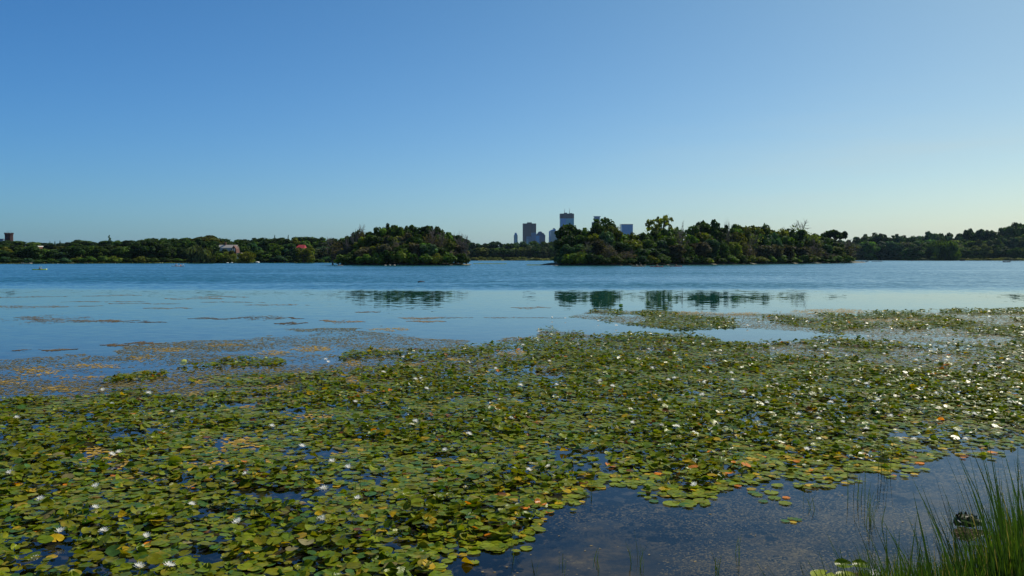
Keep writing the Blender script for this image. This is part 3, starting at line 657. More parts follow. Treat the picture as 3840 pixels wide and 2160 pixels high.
def b_main(t, w, h):
    a = MB(); prism(a, w, w * .7, 0, h - 26, 7); a.build('wall', mB['teal'], t)
    a = MB(); prism(a, w * 1.005, w * .7 * 1.005, h - 26, h - 1, 7); a.build('dark_crown_band', mB['cap'], t)
    a = MB(); a.box(-w * .2, w * .02, -8, 8, h - 1, h + 4); a.box(w * .2, w * .38, -8, 8, h - 1, h + 2); a.build('roof_plant', mB['cap'], t)
    a = MB(); a.box(-w * .47, -w * .08, -w * .35 - .8, -w * .35 - .1, 0, h - 27); a.build('dark_glass_strip', mB['blue'], t)
    for x, hh in ((-w * .16, 26), (w * .19, 29)):
        a = MB(); a.tube([(x, 0, h + 1), (x, 0, h + hh * .5), (x, 0, h + hh)], [1.5, 1.1, .5], 6); a.build('mast', mB['mast'], t)
def b_flare(t, w, h):
    a = MB(); prism(a, w * .84, w * .7, 0, h - 7, 3); a.build('wall', mB['grey'], t)
    a = MB(); prism(a, w * .84, w * .7, h - 7, h, 0, w * 1.12); a.build('flared_crown', mB['grey'], t)
    a = MB(); a.box(-w * .8, -w * .43, -10, 10, 0, h * .86); a.build('side_wing', mB['grey'], t)
def b_square(t, w, h):
    a = MB(); a.box(-w / 2, w / 2, -22, 22, 0, h - 3); a.build('wall', mB['blue'], t)
    a = MB(); a.box(-w / 2 - .5, w / 2 + .5, -22.5, 22.5, h - 3, h); a.build('parapet', mB['dark'], t)
tower('slim pale blue skyscraper, leftmost and smallest of the downtown towers', 1927, 1941, 874, 4000, b_slim)
tower('brown tower with vertical stone ribs, second from left downtown', 1960, 2010, 835, 4000, b_brown)
tower('low stepped grey-blue block in front of the brown ribbed tower', 1974, 2011, 873, 3850, b_steps)
tower('dark navy block with peaked roof right of the brown tower', 2009, 2044, 868, 3800, b_peak)
tower('blue glass block with curved rising roof left of the tallest tower', 2058, 2083, 859, 4000, b_curve)
tower('pale blue banded office block in front of the tallest tower', 2064, 2107, 867, 3850, b_band)
tower('tallest glass tower with dark crown band and two roof masts', 2099, 2151, 801, 4200, b_main)
tower('grey tower with flared top behind the pointed cottonwood', 2226, 2250, 811, 4200, b_flare)
tower('square blue glass tower with flat roof, rightmost downtown', 2328, 2370, 841, 4000, b_square)

# brick tower at the far left
brick = solid('red_brown_brick', (.055, .024, .026), .85, var=.3); D = 760; X0, X1 = XD(23, D), XD(51, D); zt = at(30, 876, D).z; zb = lz((X0 + X1) / 2, D)
t = empty('brick_tower', 'dark red-brown brick tower with notched top at the far left skyline', 'tower', ((X0 + X1) / 2, D, zb - 1)); r = (X1 - X0) / 2; h = zt - zb + 1
a = MB(); a.lathe([(r, 0), (r, h * .93), (r * 1.06, h * .93), (r * 1.06, h)], 8); a.build('shaft', brick, t)
a = MB()
for k in range(8):
    an = 6.283 * (k + .5) / 8; a.box(r * .97 * math.cos(an) - .45, r * .97 * math.cos(an) + .45, r * .97 * math.sin(an) - .45, r * .97 * math.sin(an) + .45, h, h + .8)
a.build('battlement', brick, t)
for x, hh in ((-r * .5, 3), (0, 3.6), (r * .5, 3.2)):
    a = MB(); a.tube([(x, 0, h), (x, 0, h + hh)], .09, 5); a.build('antenna', mB['cap'], t)
for k in range(4):
    a = MB(); a.box(-.5, .5, -r * .99, -r * .9, h * (.3 + .15 * k), h * (.36 + .15 * k)); a.build('window', mB['dark'], t)
D = 770; t = empty('apartment_block', 'low dark flat-roofed block just left of the brick tower', 'building', (XD(16, D), D, lz(XD(16, D), D)))
hh = at(16, 897, D).z - lz(XD(16, D), D); a = MB(); a.box(-2, 2, -4, 4, 0, hh); a.build('wall', mB['grey'], t); a = MB(); a.box(-2.2, 2.2, -4.2, 4.2, hh, hh + .3); a.build('roof', mB['cap'], t)

# houses on the left shore
roofm = solid('pale_shingle_roof', (.42, .38, .33), .55, spec=.6); wallw = solid('white_siding', (.75, .76, .74), .7, var=.08)
tudor = solid('red_brown_timber', (.13, .055, .045), .8); glass = solid('window_glass', (.05, .07, .09), .15, spec=.8); redr = solid('red_metal_roof', (.36, .03, .03), .5)
D = 505; zb = lz(XD(860, D), D); k = D / F
t = empty('gambrel_house', 'large white house with pale barn-shaped roof and timbered gable end', 'house', (XD(864, D), D, zb), 0)
hw = (at(864, 918, D).z - zb); L0_, L1_ = XD(826, D) - XD(864, D), XD(890, D) - XD(864, D); de = hw * .46; zl = hw * .50; zk = hw * .80
a = MB(); a.box(L0_, L1_, -de, de, -1, zl); a.build('wall', wallw, t)
a = MB(); pr = [(-de - .3, zl), (-de * .68, zk), (0, hw), (de * .68, zk), (de + .3, zl)]
vs = [(x, y, z) for x in (L0_ - .3, L1_ + .3) for (y, z) in pr]; vs += [(x, y, z - .35) for x in (L0_ - .3, L1_ + .3) for (y, z) in pr]
fs = []
for q_ in range(4): fs += [(q_, q_ + 5, q_ + 6, q_ + 1), (10 + q_, 11 + q_, 16 + q_, 15 + q_), (q_, q_ + 1, q_ + 11, q_ + 10), (5 + q_, 15 + q_, 16 + q_, 6 + q_)]
fs += [(0, 10, 15, 5), (4, 9, 19, 14)]; a.add(vs, fs); roof = a.build('roof', roofm, t)
a = MB(); a.box(L0_ + 3, L0_ + 3.9, -.5, .5, hw - .5, hw + 1.6); a.build('chimney', tudor, roof)
for s_, xx in ((1, L1_), (-1, L0_)):
    a = MB(); a.add([(xx - .05 * s_ * 0 , y, z - .36) for y, z in pr] + [(xx + .06 * s_, y, z - .36) for y, z in pr], [(0, 1, 2, 3, 4), (9, 8, 7, 6, 5)]); a.build('gable', tudor, t)
# cross gable facing the lake with two light panes
cg = MB(); gx = XD(889, D) - XD(864, D); gw = 6.0 * k * 1.0 + .6
cg.add([(gx - 1.6, -de - 1.2, zl * .8), (gx + 1.6, -de - 1.2, zl * .8), (gx + 1.4, -de - 1.2, zk * .92), (gx, -de - 1.2, hw * .95), (gx - 1.4, -de - 1.2, zk * .92),
        (gx - 1.6, 0, zl * .8), (gx + 1.6, 0, zl * .8), (gx + 1.4, 0, zk * .92), (gx, 0, hw * .95), (gx - 1.4, 0, zk * .92)],
       [(0, 1, 2, 3, 4), (0, 4, 9, 5), (4, 3, 8, 9), (3, 2, 7, 8), (2, 1, 6, 7)]); cg.build('cross_gable', tudor, t)
for sx_ in (-.55, .55):
    a = MB(); a.box(gx + sx_ - .28, gx + sx_ + .28, -de - 1.28, -de - 1.21, zl * 1.12, zl * 1.5); a.build('window', wallw, t)
for q_ in range(4):
    a = MB(); xw = L0_ + 2 + q_ * 2.3; a.box(xw, xw + 1.1, -de - .08, -de + .1, zl * .35, zl * .75); w_ = a.build('window', glass, t)
a = MB(); ax = XD(899, D) - XD(864, D); a.box(ax - .2, ax + 2.2, -de - .2, de * .5, -1, hw * .42); a.build('white_annex', wallw, t)
a = MB(); a.box(ax - 1, ax + 2.6, -de - .5, de * .6, hw * .42, hw * .47); a.build('annex_roof', roofm, t)
a = MB(); a.box(ax + .6, ax + 1.4, -de - .27, -de - .18, hw * .15, hw * .32); a.build('window', glass, t)
D = 520; zb = lz(XD(1131, D), D); ht = at(1131, 918, D).z - zb
t = empty('red_roof_house', 'house showing a bright red roof among the shore trees', 'house', (XD(1131, D), D, zb)); w_ = 17 * D / F
a = MB(); a.box(-w_ * .85, w_ * .85, -3, 3, -1, ht * .82); a.build('wall', solid('tan_siding', (.35, .3, .24), .8), t)
a = MB(); a.add([(-w_, -3.8, ht * .78), (w_, -3.8, ht * .78), (w_, 3.8, ht * .78), (-w_, 3.8, ht * .78), (-w_ * .6, 0, ht), (w_ * .8, 0, ht)], [(0, 1, 5, 4), (1, 2, 5), (2, 3, 4, 5), (3, 0, 4), (3, 2, 1, 0)]); a.build('roof', redr, t)
for q_ in (-1, 0, 1):
    a = MB(); a.box(q_ * w_ * .5 - .4, q_ * w_ * .5 + .4, -3.08, -2.95, ht * .4, ht * .58); a.build('window', glass, t)
D = 530; zb = lz(XD(144, D), D); ht = at(144, 922, D).z - zb
t = empty('white_roof_house', 'house with a thin white flat roof right of the brick tower', 'house', (XD(144, D), D, zb)); w_ = 9 * D / F
a = MB(); a.box(-w_ * .9, w_ * .9, -3, 3, -1, ht - .6); a.build('wall', solid('rust_siding', (.2, .08, .05), .8), t)
a = MB(); a.box(-w_, w_, -3.6, 3.6, ht - .6, ht); a.build('roof', wallw, t)
a = MB(); a.box(-.8, .8, -3.08, -2.95, ht * .45, ht * .75); a.build('window', glass, t)
# hide-through gaps: clearings are left by the rows; small pale shore objects
for (x, y, Dd, lab) in [(869, 978, 452, 'small pale boulder on the shore grass before the gambrel house'), (853, 979, 452, 'smaller pale boulder left of the house lawn'), (966, 973, 458, 'white upturned dinghy on the shore right of the gambrel house')]:
    p_ = at(x, y, Dd); rr_ = 1.0 if 'dinghy' in lab else .55; bm = bmesh.new(); bmesh.ops.create_icosphere(bm, subdivisions=2, radius=rr_)
    for v in bm.verts: v.co *= 1 + .12 * R.uniform(-1, 1); v.co.z *= .6; v.co.x *= 1.3
    me = bpy.data.meshes.new('b'); bm.to_mesh(me); bm.free(); g_ = max(lz(p_.x, p_.y), .0)
    o = link('dinghy' if 'dinghy' in lab else 'boulder', me, wallw, None, (p_.x, p_.y, g_ + rr_ * .4)); props(o, lab, 'boat' if 'dinghy' in lab else 'rock')
p0 = at(869, 975, 462); a = MB(); w_ = 17 * 462 / F; a.box(-w_, w_, -.3, .3, 0, .8); a.box(-w_ - .1, w_ + .1, -.4, .4, .8, .95)
props(a.build('retaining_wall', solid('grey_concrete', (.3, .28, .26), .9), None, (XD(886, 462), 462, lz(XD(886, 462), 462) - .1)), 'low grey retaining wall on the lawn below the gambrel house', 'wall')
p0 = gp(120, 989.5); a = MB(); a.box(-2.2, 2.2, -1, 1, .25, .4)
for sx_ in (-2, 2):
    for sy_ in (-.8, .8): a.tube([(sx_, sy_, -.6), (sx_, sy_, .7)], .08, 6)
props(a.build('jetty', M['drift'], None, (p0.x, 398, 0)), 'small grey jetty at the waterline below the white-roofed house', 'jetty')

# ------------------------------------------------------------------ lily bed: density from the photo's layout (coordinates in a 2576-wide view)
K = 3840 / 2576
def inpoly(x, y, P):
    c = np.zeros(x.shape, bool); n = len(P)
    for a_ in range(n):
        x1, y1 = P[a_]; x2, y2 = P[(a_ + 1) % n]
        if y1 == y2: continue
        c ^= ((y1 > y) != (y2 > y)) & (x < (x2 - x1) * (y - y1) / (y2 - y1) + x1)
    return c
MAIN = [(-4000, 1700), (-4000, 1060), (-400, 1040), (-60, 1018), (60, 1003), (170, 997), (330, 987), (500, 993), (620, 988), (700, 985), (830, 962), (900, 932), (1000, 907), (1100, 880), (1200, 870), (1330, 852), (1360, 834), (1460, 836), (1500, 849), (1700, 846), (1850, 866), (2000, 862), (2100, 840), (2090, 800), (2300, 787), (2626, 784), (3500, 790), (3500, 1110), (2576, 1128), (2420, 1137), (2330, 1160), (2240, 1188), (2150, 1187), (2080, 1203), (2020, 1209), (1960, 1199), (1900, 1216), (1830, 1230), (1790, 1250), (1720, 1255), (1640, 1240), (1530, 1216), (1480, 1236), (1440, 1262), (1380, 1300), (1345, 1345), (1295, 1385), (1200, 1394), (1150, 1404), (1090, 1455), (1000, 1700)]
UPPER = [(1430, 797), (1500, 780), (1650, 783), (1900, 790), (2100, 785), (2110, 840), (1850, 824), (1700, 829), (1600, 818), (1500, 806)]
STR = [[(245, 966), (310, 945), (360, 937), (425, 940), (410, 953), (330, 964)], [(445, 926), (520, 914), (560, 904), (700, 902), (720, 912), (690, 921), (560, 923)], [(850, 905), (870, 884), (1080, 877), (1090, 884), (930, 905)], [(470, 965), (530, 945), (620, 940), (800, 940), (860, 915), (870, 930), (820, 955), (600, 975)]]
POOL = [(1600, 831, 95, 9), (1960, 842, 130, 15), (1645, 885, 55, 6), (1795, 912, 34, 6), (320, 1094, 60, 14), (20, 1110, 45, 9), (264, 1066, 60, 9), (533, 1408, 36, 24), (527, 1291, 42, 13), (150, 1388, 22, 12), (139, 1170, 26, 9), (394, 1146, 30, 7), (1126, 1152, 30, 7), (760, 1264, 22, 9), (971, 1152, 22, 5), (1320, 1006, 30, 5), (1240, 1012, 25, 4), (1150, 1000, 30, 4), (600, 1020, 50, 8), (660, 1000, 60, 6), (930, 1060, 22, 5), (1350, 925, 40, 8), (2000, 870, 40, 5), (1990, 985, 20, 5), (2410, 1000, 30, 6), (1050, 1240, 18, 7), (1290, 1250, 20, 7), (900, 1330, 20, 8), (60, 1350, 18, 8), (700, 1400, 20, 10)]
ALG = [(483, 994, 42, 9), (360, 901, 48, 9), (83, 934, 75, 11), (233, 921, 85, 7), (150, 978, 70, 9), (693, 978, 55, 11), (630, 1026, 34, 6), (687, 888, 44, 8), (783, 878, 62, 8), (982, 829, 60, 5), (890, 915, 34, 10), (889, 958, 30, 16), (920, 990, 40, 8), (1045, 918, 40, 6), (1292, 888, 56, 7), (1737, 788, 60, 6), (1864, 790, 75, 5), (2100, 784, 130, 8), (2250, 806, 120, 7), (236, 1138, 56, 20), (258, 1158, 78, 17), (306, 1168, 52, 14), (355, 1204, 82, 13), (597, 1118, 100, 26), (541, 1168, 80, 14), (682, 1168, 50, 12), (776, 1049, 80, 9), (1190, 1072, 40, 6), (870, 1140, 40, 6), (1525, 923, 18, 7), (30, 960, 60, 8), (200, 950, 90, 6), (420, 880, 70, 6), (560, 868, 60, 5), (520, 960, 50, 6), (1150, 905, 30, 5), (960, 880, 50, 5)]
def pool(x, y, L, soft=.5):
    d = np.zeros(x.shape)
    wob = 1 + .7 * (vnoise(x * .05, y * .2, 21) - .5) + .4 * (vnoise(x * .15, y * .6, 22) - .5)
    for (cx, cy, rx, ry) in L:
        q_ = ((x - cx) / rx) ** 2 + ((y - cy) / ry) ** 2; d = np.maximum(d, np.clip((wob - q_) / soft, 0, 1))
    return d
def pad_density(x, y, wx, wy):
    xw = x + 8 * (vnoise(wx * 1.3, wy * 1.3, 31) - .5); yw = y + (6 + .012 * (y - 780)) * (vnoise(wx * 1.1, wy * 1.1, 32) - .5)
    m_ = inpoly(xw, yw, MAIN).astype(float)
    far = np.clip((1015 - y) / 130, 0, 1)
    cl = fbm(wx * .35, wy * .22, 40, 3)                  # clusters in the far bed
    m_ *= 1 - far * np.clip((np.where(x > 1250, .485, .535) - cl) * 8, 0, .95)
    m_ *= np.where((y < 1040) & (x < 1000), .85, 1)
    m_ *= 1 - .5 * np.clip((x - 2250) / 100, 0, 1) * np.clip((y - 1040) / 40, 0, 1)
    gaps = fbm(wx * .9, wy * .9, 44, 3); m_ *= np.where(gaps < .27, .15, 1)
    u = inpoly(xw, yw, UPPER) * np.clip((cl - .39) * 8, 0, .8)
    m_ = np.maximum(m_, u)
    for P in STR: m_ = np.maximum(m_, inpoly(xw, yw, P) * np.clip((cl - .36) * 6, 0, .85))
    st1 = inpoly(xw, yw - 26, MAIN) * (y > 1120) * np.clip((vnoise(wx * 2.3, wy * 2.3, 47) - .55) * 3, .04, .5)      # stragglers off the near edge
    st2 = inpoly(xw, yw + 8, MAIN) * (y < 1010) * np.clip((cl - .5) * 6, .02, .5)
    m_ = np.maximum(m_, np.maximum(st1, st2))
    return m_ * (1 - pool(x, y, POOL)) * (1 - .93 * pool(x, y, ALG, .8))
def scatter(D0, D1, per_m2, dens, seed):
    g = np.random.default_rng(seed); hw, pad = .64, 5.0
    n = int((hw * (D1 * D1 - D0 * D0) + 2 * pad * (D1 - D0)) * per_m2); Y = D0 + (D1 - D0) * g.random(n * 3)
    Y = Y[g.random(n * 3) < (hw * Y + pad) / (hw * D1 + pad)][:n]; n = len(Y); X = (g.random(n) * 2 - 1) * (hw * Y + pad)
    px, py = to_px(X, Y); k_ = g.random(n) < dens(px / K, py / K, X, Y)
    return X[k_], Y[k_], px[k_] / K, py[k_] / K, g
PC = {0: (.115, .175, .010), 1: (.205, .255, .014), 2: (.180, .190, .010), 3: (.50, .34, .015), 4: (.75, .25, .02), 5: (.18, .07, .02), 6: (.26, .23, .10), 7: (.070, .160, .040)}
def pads(X, Y, dx, dy, g, n_rim, size=1.0, mid=True):
    n = len(X); rad = (.036 + .046 * g.random(n) ** 1.1) * size * np.where(g.random(n) < .1, .6, 1)
    crowd = np.clip((fbm(X * 1.1, Y * 1.1, 60, 2) - .25) * 2.6, 0.05, 1)
    edge = 1 - inpoly(dx, dy + 28, MAIN)                          # open-water fringe lies flat
    crowd *= np.where((edge > 0) & (dy > 1100), .06, 1)
    kind = g.random(n); fold = np.where(kind < .30 * crowd + .06, g.random(n) * .55, 0) ; cup = np.where(kind > .62, .10 + .22 * g.random(n), 0) * (.25 + .75 * crowd)
    tilt = np.abs(g.normal(size=n)) * (.03 + (.30 if mid else .17) * crowd); tdir = g.random(n) * 6.283; rot = g.random(n) * 6.283
    z = .006 + .012 * g.random(n) + crowd * .105 * g.random(n) ** 1.3
    gap = .16
    A_ = np.linspace(gap, 2 * math.pi - gap, n_rim)
    rings = [0.0, .55, 1.0] if mid else [0.0, 1.0]
    ph = g.random(n) * 6.283; a0 = g.random(n) * 6.283
    Vs = [np.zeros((n, 1, 3))]
    for rr_ in rings[1:]:
        wob = 1 + .035 * np.sin(3 * A_[None] + ph[:, None]) + .02 * np.sin(7 * A_[None] + 2 * ph[:, None])
        lx = np.cos(A_)[None] * rr_ * wob; ly = np.sin(A_)[None] * rr_ * wob
        side = np.cos(A_[None] - a0[:, None])
        lzz = .03 * rr_ * np.sin(4 * A_[None] + ph[:, None]) + cup[:, None] * rr_ ** 2 * (.6 + .4 * np.sin(2 * A_[None] + ph[:, None]))
        lift = np.clip(side - .15, 0, 1) * rr_ ** 2 * fold[:, None] * 2.2
        sh_ = 1 - np.clip(lift, 0, 1) * .45
        Vs.append(np.stack([lx * sh_, ly * sh_, lzz + lift], -1))
    Lc = np.concatenate(Vs, 1) * rad[:, None, None]
    c, s_ = np.cos(rot), np.sin(rot); x_ = Lc[..., 0] * c[:, None] - Lc[..., 1] * s_[:, None]; y_ = Lc[..., 0] * s_[:, None] + Lc[..., 1] * c[:, None]; z_ = Lc[..., 2]
    # tilt about a horizontal axis
    tx, ty = np.cos(tdir)[:, None], np.sin(tdir)[:, None]; al = x_ * tx + y_ * ty; ct, st_ = np.cos(tilt)[:, None], np.sin(tilt)[:, None]
    na_ = al * ct + z_ * st_; nz = -al * st_ + z_ * ct
    x_ = x_ + (na_ - al) * tx; y_ = y_ + (na_ - al) * ty; z_ = nz + z[:, None]
    z_ = z_ + np.maximum(0, .004 - z_.min(axis=1))[:, None]
    V = np.stack([x_ + X[:, None], y_ + Y[:, None], z_], -1)
    u = g.random(n); pal = np.array([PC[k_] for k_ in range(8)])
    ck = np.select([u < .36, u < .60, u < .88, u < .905, u < .908, u < .917, u < .93], [0, 1, 2, 3, 4, 5, 6], 7)
    nearedge = (inpoly(dx, dy + 75, MAIN) == 0) & (dy > 1130); uu = g.random(n)
    ck = np.where(nearedge & (uu < .018), 4, np.where(nearedge & (uu < .09), 3, np.where(nearedge & (uu < .5), 1, ck)))
    br = (.75 + .5 * g.random(n)) * (1 - .12 * crowd)
    col = pal[ck] * br[:, None]; T = np.repeat(col[:, None], V.shape[1], 1)
    yl = (g.random(n) < .18)[:, None] * np.clip(np.concatenate([[0], np.tile(np.clip(np.cos(A_ - 2), 0, 1), len(rings) - 1)]), 0, 1)[None]
    T = T * (1 - yl[..., None] * .7) + np.array([.32, .24, .03]) * yl[..., None] * .7
    nv = V.shape[1]; f3 = []; f4 = []
    for k_ in range(n_rim - 1): f3.append((0, 1 + k_, 2 + k_))
    if mid:
        for k_ in range(n_rim - 1): a_ = 1 + k_; b_ = 1 + n_rim + k_; f4.append((a_, b_, b_ + 1, a_ + 1))
    return V, T, np.array(f3), np.array(f4).reshape(-1, 4), nv, ck, crowd, fold, rad
def pad_mesh(name, V, T, f3, f4, nv):
    n = len(V); off = (np.arange(n) * nv)[:, None, None]
    i3 = (f3[None] + off).reshape(-1, 3); i4 = (f4[None] + off).reshape(-1, 4) if len(f4) else np.zeros((0, 4), int)
    return np_mesh(name, V.reshape(-1, 3), [3] * len(i3) + [4] * len(i4), np.concatenate([i3.ravel(), i4.ravel()]), True, T.reshape(-1, 3))
zones = [(6.5, 13, 175, 15, 1.0, True), (13, 24, 160, 11, 1.0, True), (24, 60, 112, 8, 1.12, False)]
lily_list = []
for zi, (d0, d1, per, nrim, size, mid) in enumerate(zones):
    X, Y, dx, dy, g = scatter(d0, d1, per, pad_density, 50 + zi)
    res = pads(X, Y, dx, dy, g, nrim, size, mid); V, T, f3, f4, nv, ck, crowd, fold, rad = res
    keep = np.ones(len(V), bool)
    if zi == 0:
        px, py = to_px(X, Y); vis = (px > 10) & (px < 3830) & (py < 2150) & (py > 1500)
        score = rad / Y; score[~vis] = 0; order = np.argsort(-score)[:262]
        names = {0: 'green', 1: 'light green', 2: 'olive green', 3: 'yellow', 4: 'orange', 5: 'reddish brown', 6: 'pale tan', 7: 'dark blue-green'}
        for i_ in order:
            form = 'with one side curled up' if fold[i_] > .15 else ('tilted up out of the crowd' if crowd[i_] > .5 else 'lying flat on the water')
            me = np_mesh('lily_pad', V[i_] - np.array([X[i_], Y[i_], 0]), [3] * len(f3) + [4] * len(f4), np.concatenate([f3.ravel(), f4.ravel()]), True, T[i_])
            lab = '%s lily pad %s in the nearest part of the bed' % (names[int(ck[i_])], form)
            lily_list.append((names[int(ck[i_])] + ' lily pad ' + form, X[i_] / Y[i_], props(link('lily_pad', me, M['pad'], None, (X[i_], Y[i_], 0)), lab, 'lily pad', '%s lily pads %s' % (names[int(ck[i_])], form))))
            keep[i_] = False
    props(link('lily_pad_carpet', pad_mesh('lily_pad_carpet', V[keep], T[keep], f3, f4, nv), M['pad']), 'carpet of overlapping green lily pads ' + ['close to the bank', 'in the middle of the bed', 'reaching far out over the lake'][zi], 'lily pads', kind='stuff')
    print('pads', zi, len(V))
for look in sorted({q_[0] for q_ in lily_list}):
    L_ = sorted([q_ for q_ in lily_list if q_[0] == look], key=lambda q_: q_[1])
    for n_, q_ in enumerate(L_): q_[2]['label'] = '%s, %s from left among near ones' % (look, ordn(n_))
# lone pads along the open edge, placed as in the photo: x, y, radius, colour, label
def one_pad(x, y, rad, ci, lab, fold_=0., tilt_=0., z=0.008, rot=0., name='lily_pad'):
    p_ = gp(x * K, y * K); g = np.random.default_rng(int(x * 7 + y)); A_ = np.linspace(.13, 6.283 - .13, 19); vs = [(0, 0, 0)]
    ph = g.random() * 6.28
    for rr_ in (.5, .85, 1.0):
        for a_ in A_:
            w = 1 + .03 * math.sin(3 * a_ + ph); lift = max(0, math.cos(a_ - 1.5)) * rr_ ** 2 * fold_ * 1.5
            vs.append((math.cos(a_) * rr_ * w, math.sin(a_) * rr_ * w * (1 - .5 * min(lift, 1)), .02 * rr_ * math.sin(4 * a_ + ph) + lift + .02 * (rr_ == 1.0)))
    V = np.array(vs) * rad; c, s_ = math.cos(rot), math.sin(rot); V = np.stack([V[:, 0] * c - V[:, 1] * s_, V[:, 0] * s_ + V[:, 1] * c, V[:, 2]], 1)
    ct, st_ = math.cos(tilt_), math.sin(tilt_); V = np.stack([V[:, 0], V[:, 1] * ct - V[:, 2] * st_, V[:, 1] * st_ + V[:, 2] * ct], 1)
    V[:, 2] += z - min(0, V[:, 2].min())
    f3 = [(0, 1 + k_, 2 + k_) for k_ in range(18)]; f4 = [(1 + r_ * 19 + k_, 20 + r_ * 19 + k_, 21 + r_ * 19 + k_, 2 + r_ * 19 + k_) for r_ in (0, 1) for k_ in range(18)]
    T = np.tile(np.array(PC[ci]) * (.9 + .3 * g.random()), (len(V), 1)); T[39:] = T[39:] * .7 + np.array([.16, .13, .04]) * .3
    me = np_mesh(name, V, [3] * 18 + [4] * 36, np.concatenate([np.array(f3).ravel(), np.array(f4).ravel()]), True, T)
    return props(link(name, me, M['pad'], None, (p_.x, p_.y, 0)), lab, 'lily pad', 'lone lily pads at the edge of the open water')
for a_ in [(1690, 1268, .11, 1, 'light green pad, lowest one of the fringe before the open dark water'), (1765, 1261, .10, 1, 'light green pad just right of the lowest fringe pad'), (1730, 1263, .08, 0, 'small green pad between two larger fringe pads'),
           (1250, 1377, .12, 0, 'large notched green pad at the tip of the bottom fringe'), (1252, 1386, .08, 1, 'pale pad overlapping the tip of the bottom fringe'), (1125, 1413, .06, 1, 'small pale pad floating below the bottom fringe'),
           (1100, 1432, .05, 1, 'tiny light green pad near the bottom edge of the water'), (1083, 1436, .045, 0, 'tiny dark green pad near the bottom edge of the water'), (1112, 1436, .04, 3, 'tiny yellow pad near the bottom edge of the water'), (972, 1437, .10, 0, 'round green pad at the bottom edge beside the orange leaves'),
           (910, 1441, .12, 0, 'large green pad cut by the bottom edge of the photo'), (1895, 1240, .07, 7, 'green pad, left one of the small detached group'), (1905, 1246, .07, 0, 'green pad at the lower left of the detached group'), (1940, 1240, .09, 1, 'light green pad on top of the detached group'),
           (1948, 1254, .08, 0, 'green pad in the middle of the detached group'), (1920, 1262, .06, 7, 'dull green pad below the detached group'), (1978, 1253, .05, 4, 'orange curled pad right of the detached group'), (1975, 1267, .08, 1, 'torn light green pad below the orange one'),
           (2005, 1308, .055, 7, 'dull green pad under the detached group, far right'), (1990, 1306, .045, 0, 'small green pad beside the dull one at right'), (1975, 1312, .05, 7, 'faint dark pad half under water'), (1996, 1315, .04, 3, 'small yellowish pad below the dull ones'),
           (2035, 1226, .075, 3, 'yellow-brown pad beside the thin reeds at right'), (2215, 1183, .15, 3, 'ragged yellow pad at the right fringe of the bed'), (2205, 1178, .13, 0, 'green pad touching the ragged yellow pad'), (2313, 1166, .07, 4, 'orange folded pad at the right end of the fringe'), (1645, 1262, .06, 7, 'small dim pad left of the lowest fringe pad'),
           (1325, 1263, .09, 1, 'light green pad at the bend of the fringe'), (1345, 1272, .08, 0, 'green pad just below the bend of the fringe')]:
    one_pad(*a_[:4], a_[4], rot=R.random() * 6.28)
one_pad(2072, 1450, .125, 1, 'large yellow-edged pad in the bottom right beside the grass', fold_=.05, rot=.8)
one_pad(2122, 1432, .085, 0, 'curled grey-green pad raised above the water by the grass', fold_=.35, tilt_=-.05, z=.04)
one_pad(2165, 1432, .08, 0, 'curled green pad hidden behind the grass stems', fold_=.3, tilt_=-.05, z=.04)
one_pad(2130, 1452, .1, 1, 'green pad at the bottom edge beside the grass', fold_=.1)
PC[8] = (.85, .88, .45)
one_pad(462, 919, .105, 8, 'upright pale yellow-green folded leaf standing clear of the far weeds', fold_=.45, tilt_=.45, z=.03, rot=-.4)
one_pad(1562, 774, .13, 7, 'dark pointed leaf standing at the far tip of the bed', fold_=.5, tilt_=.9, z=.01)
one_pad(440, 1178, .10, 1, 'bright green folded leaf standing above the pads left of centre', fold_=.5, tilt_=.5, z=.03)

# dark curled leaf clump in the right foreground water
p_ = gp(2430 * K, 1326 * K); t = empty('curled_leaf_clump', 'dark round clump of curled dead leaves with ragged rim and pale bud', 'leaf clump', (p_.x, p_.y, 0))
dk = solid('black_green_leaf', (.03, .034, .012), .6, var=.6, scale=30, spec=.3); g = np.random.default_rng(5)
vs = []; fs = []; nu, nv_ = 22, 9
for v_ in range(nv_):
    for u_ in range(nu):
        a_ = 2 * math.pi * u_ / nu; ph = v_ / (nv_ - 1) * 1.9; rr_ = math.sin(ph + .15) * (1 + .08 * g.normal() * (v_ > 1))
        vs.append((.135 * rr_ * math.cos(a_), .10 * rr_ * math.sin(a_), .085 - .075 * math.cos(ph + .15) * -1 - .02 + .012 * g.normal() * (v_ > 5)))
for v_ in range(nv_ - 1):
    for u_ in range(nu): u2 = (u_ + 1) % nu; fs.append((v_ * nu + u_, v_ * nu + u2, (v_ + 1) * nu + u2, (v_ + 1) * nu + u_))
a = MB(); a.add(vs, fs + [tuple(range(nu))], True); o = a.build('curled_leaf', dk, t)
a = MB()
for k_ in range(26):
    an = 6.283 * k_ / 26 + g.normal() * .1; q_ = .5 + .5 * g.random(); b = Vector((.12 * q_ * math.cos(an), .09 * q_ * math.sin(an), .11 + .03 * (1 - q_)))
    a.add([b + Vector((-.012, 0, 0)), b + Vector((.012, 0, 0)), b + Vector((g.normal() * .008, g.normal() * .01, .03 + .015 * g.random()))], [(0, 1, 2), (2, 1, 0)])
a.build('ragged_rim', dk, t)
a = MB(); a.add([(-.11, -.09, .10), (-.02, -.115, .075), (.05, -.105, .055), (.045, -.10, .075), (-.02, -.11, .095), (-.10, -.085, .112)], [(0, 1, 4, 5), (1, 2, 3, 4)]); a.build('yellow_leaf_edge', solid('yellow_edge', (.35, .32, .05), .5), t)
a = MB(); a.lathe([(.004, .02), (.028, .03), (.034, .05), (.025, .075), (.006, .085)], 12, .155, -.03); a.build('bud', solid('pale_green_bud', (.5, .58, .25), .5), t)
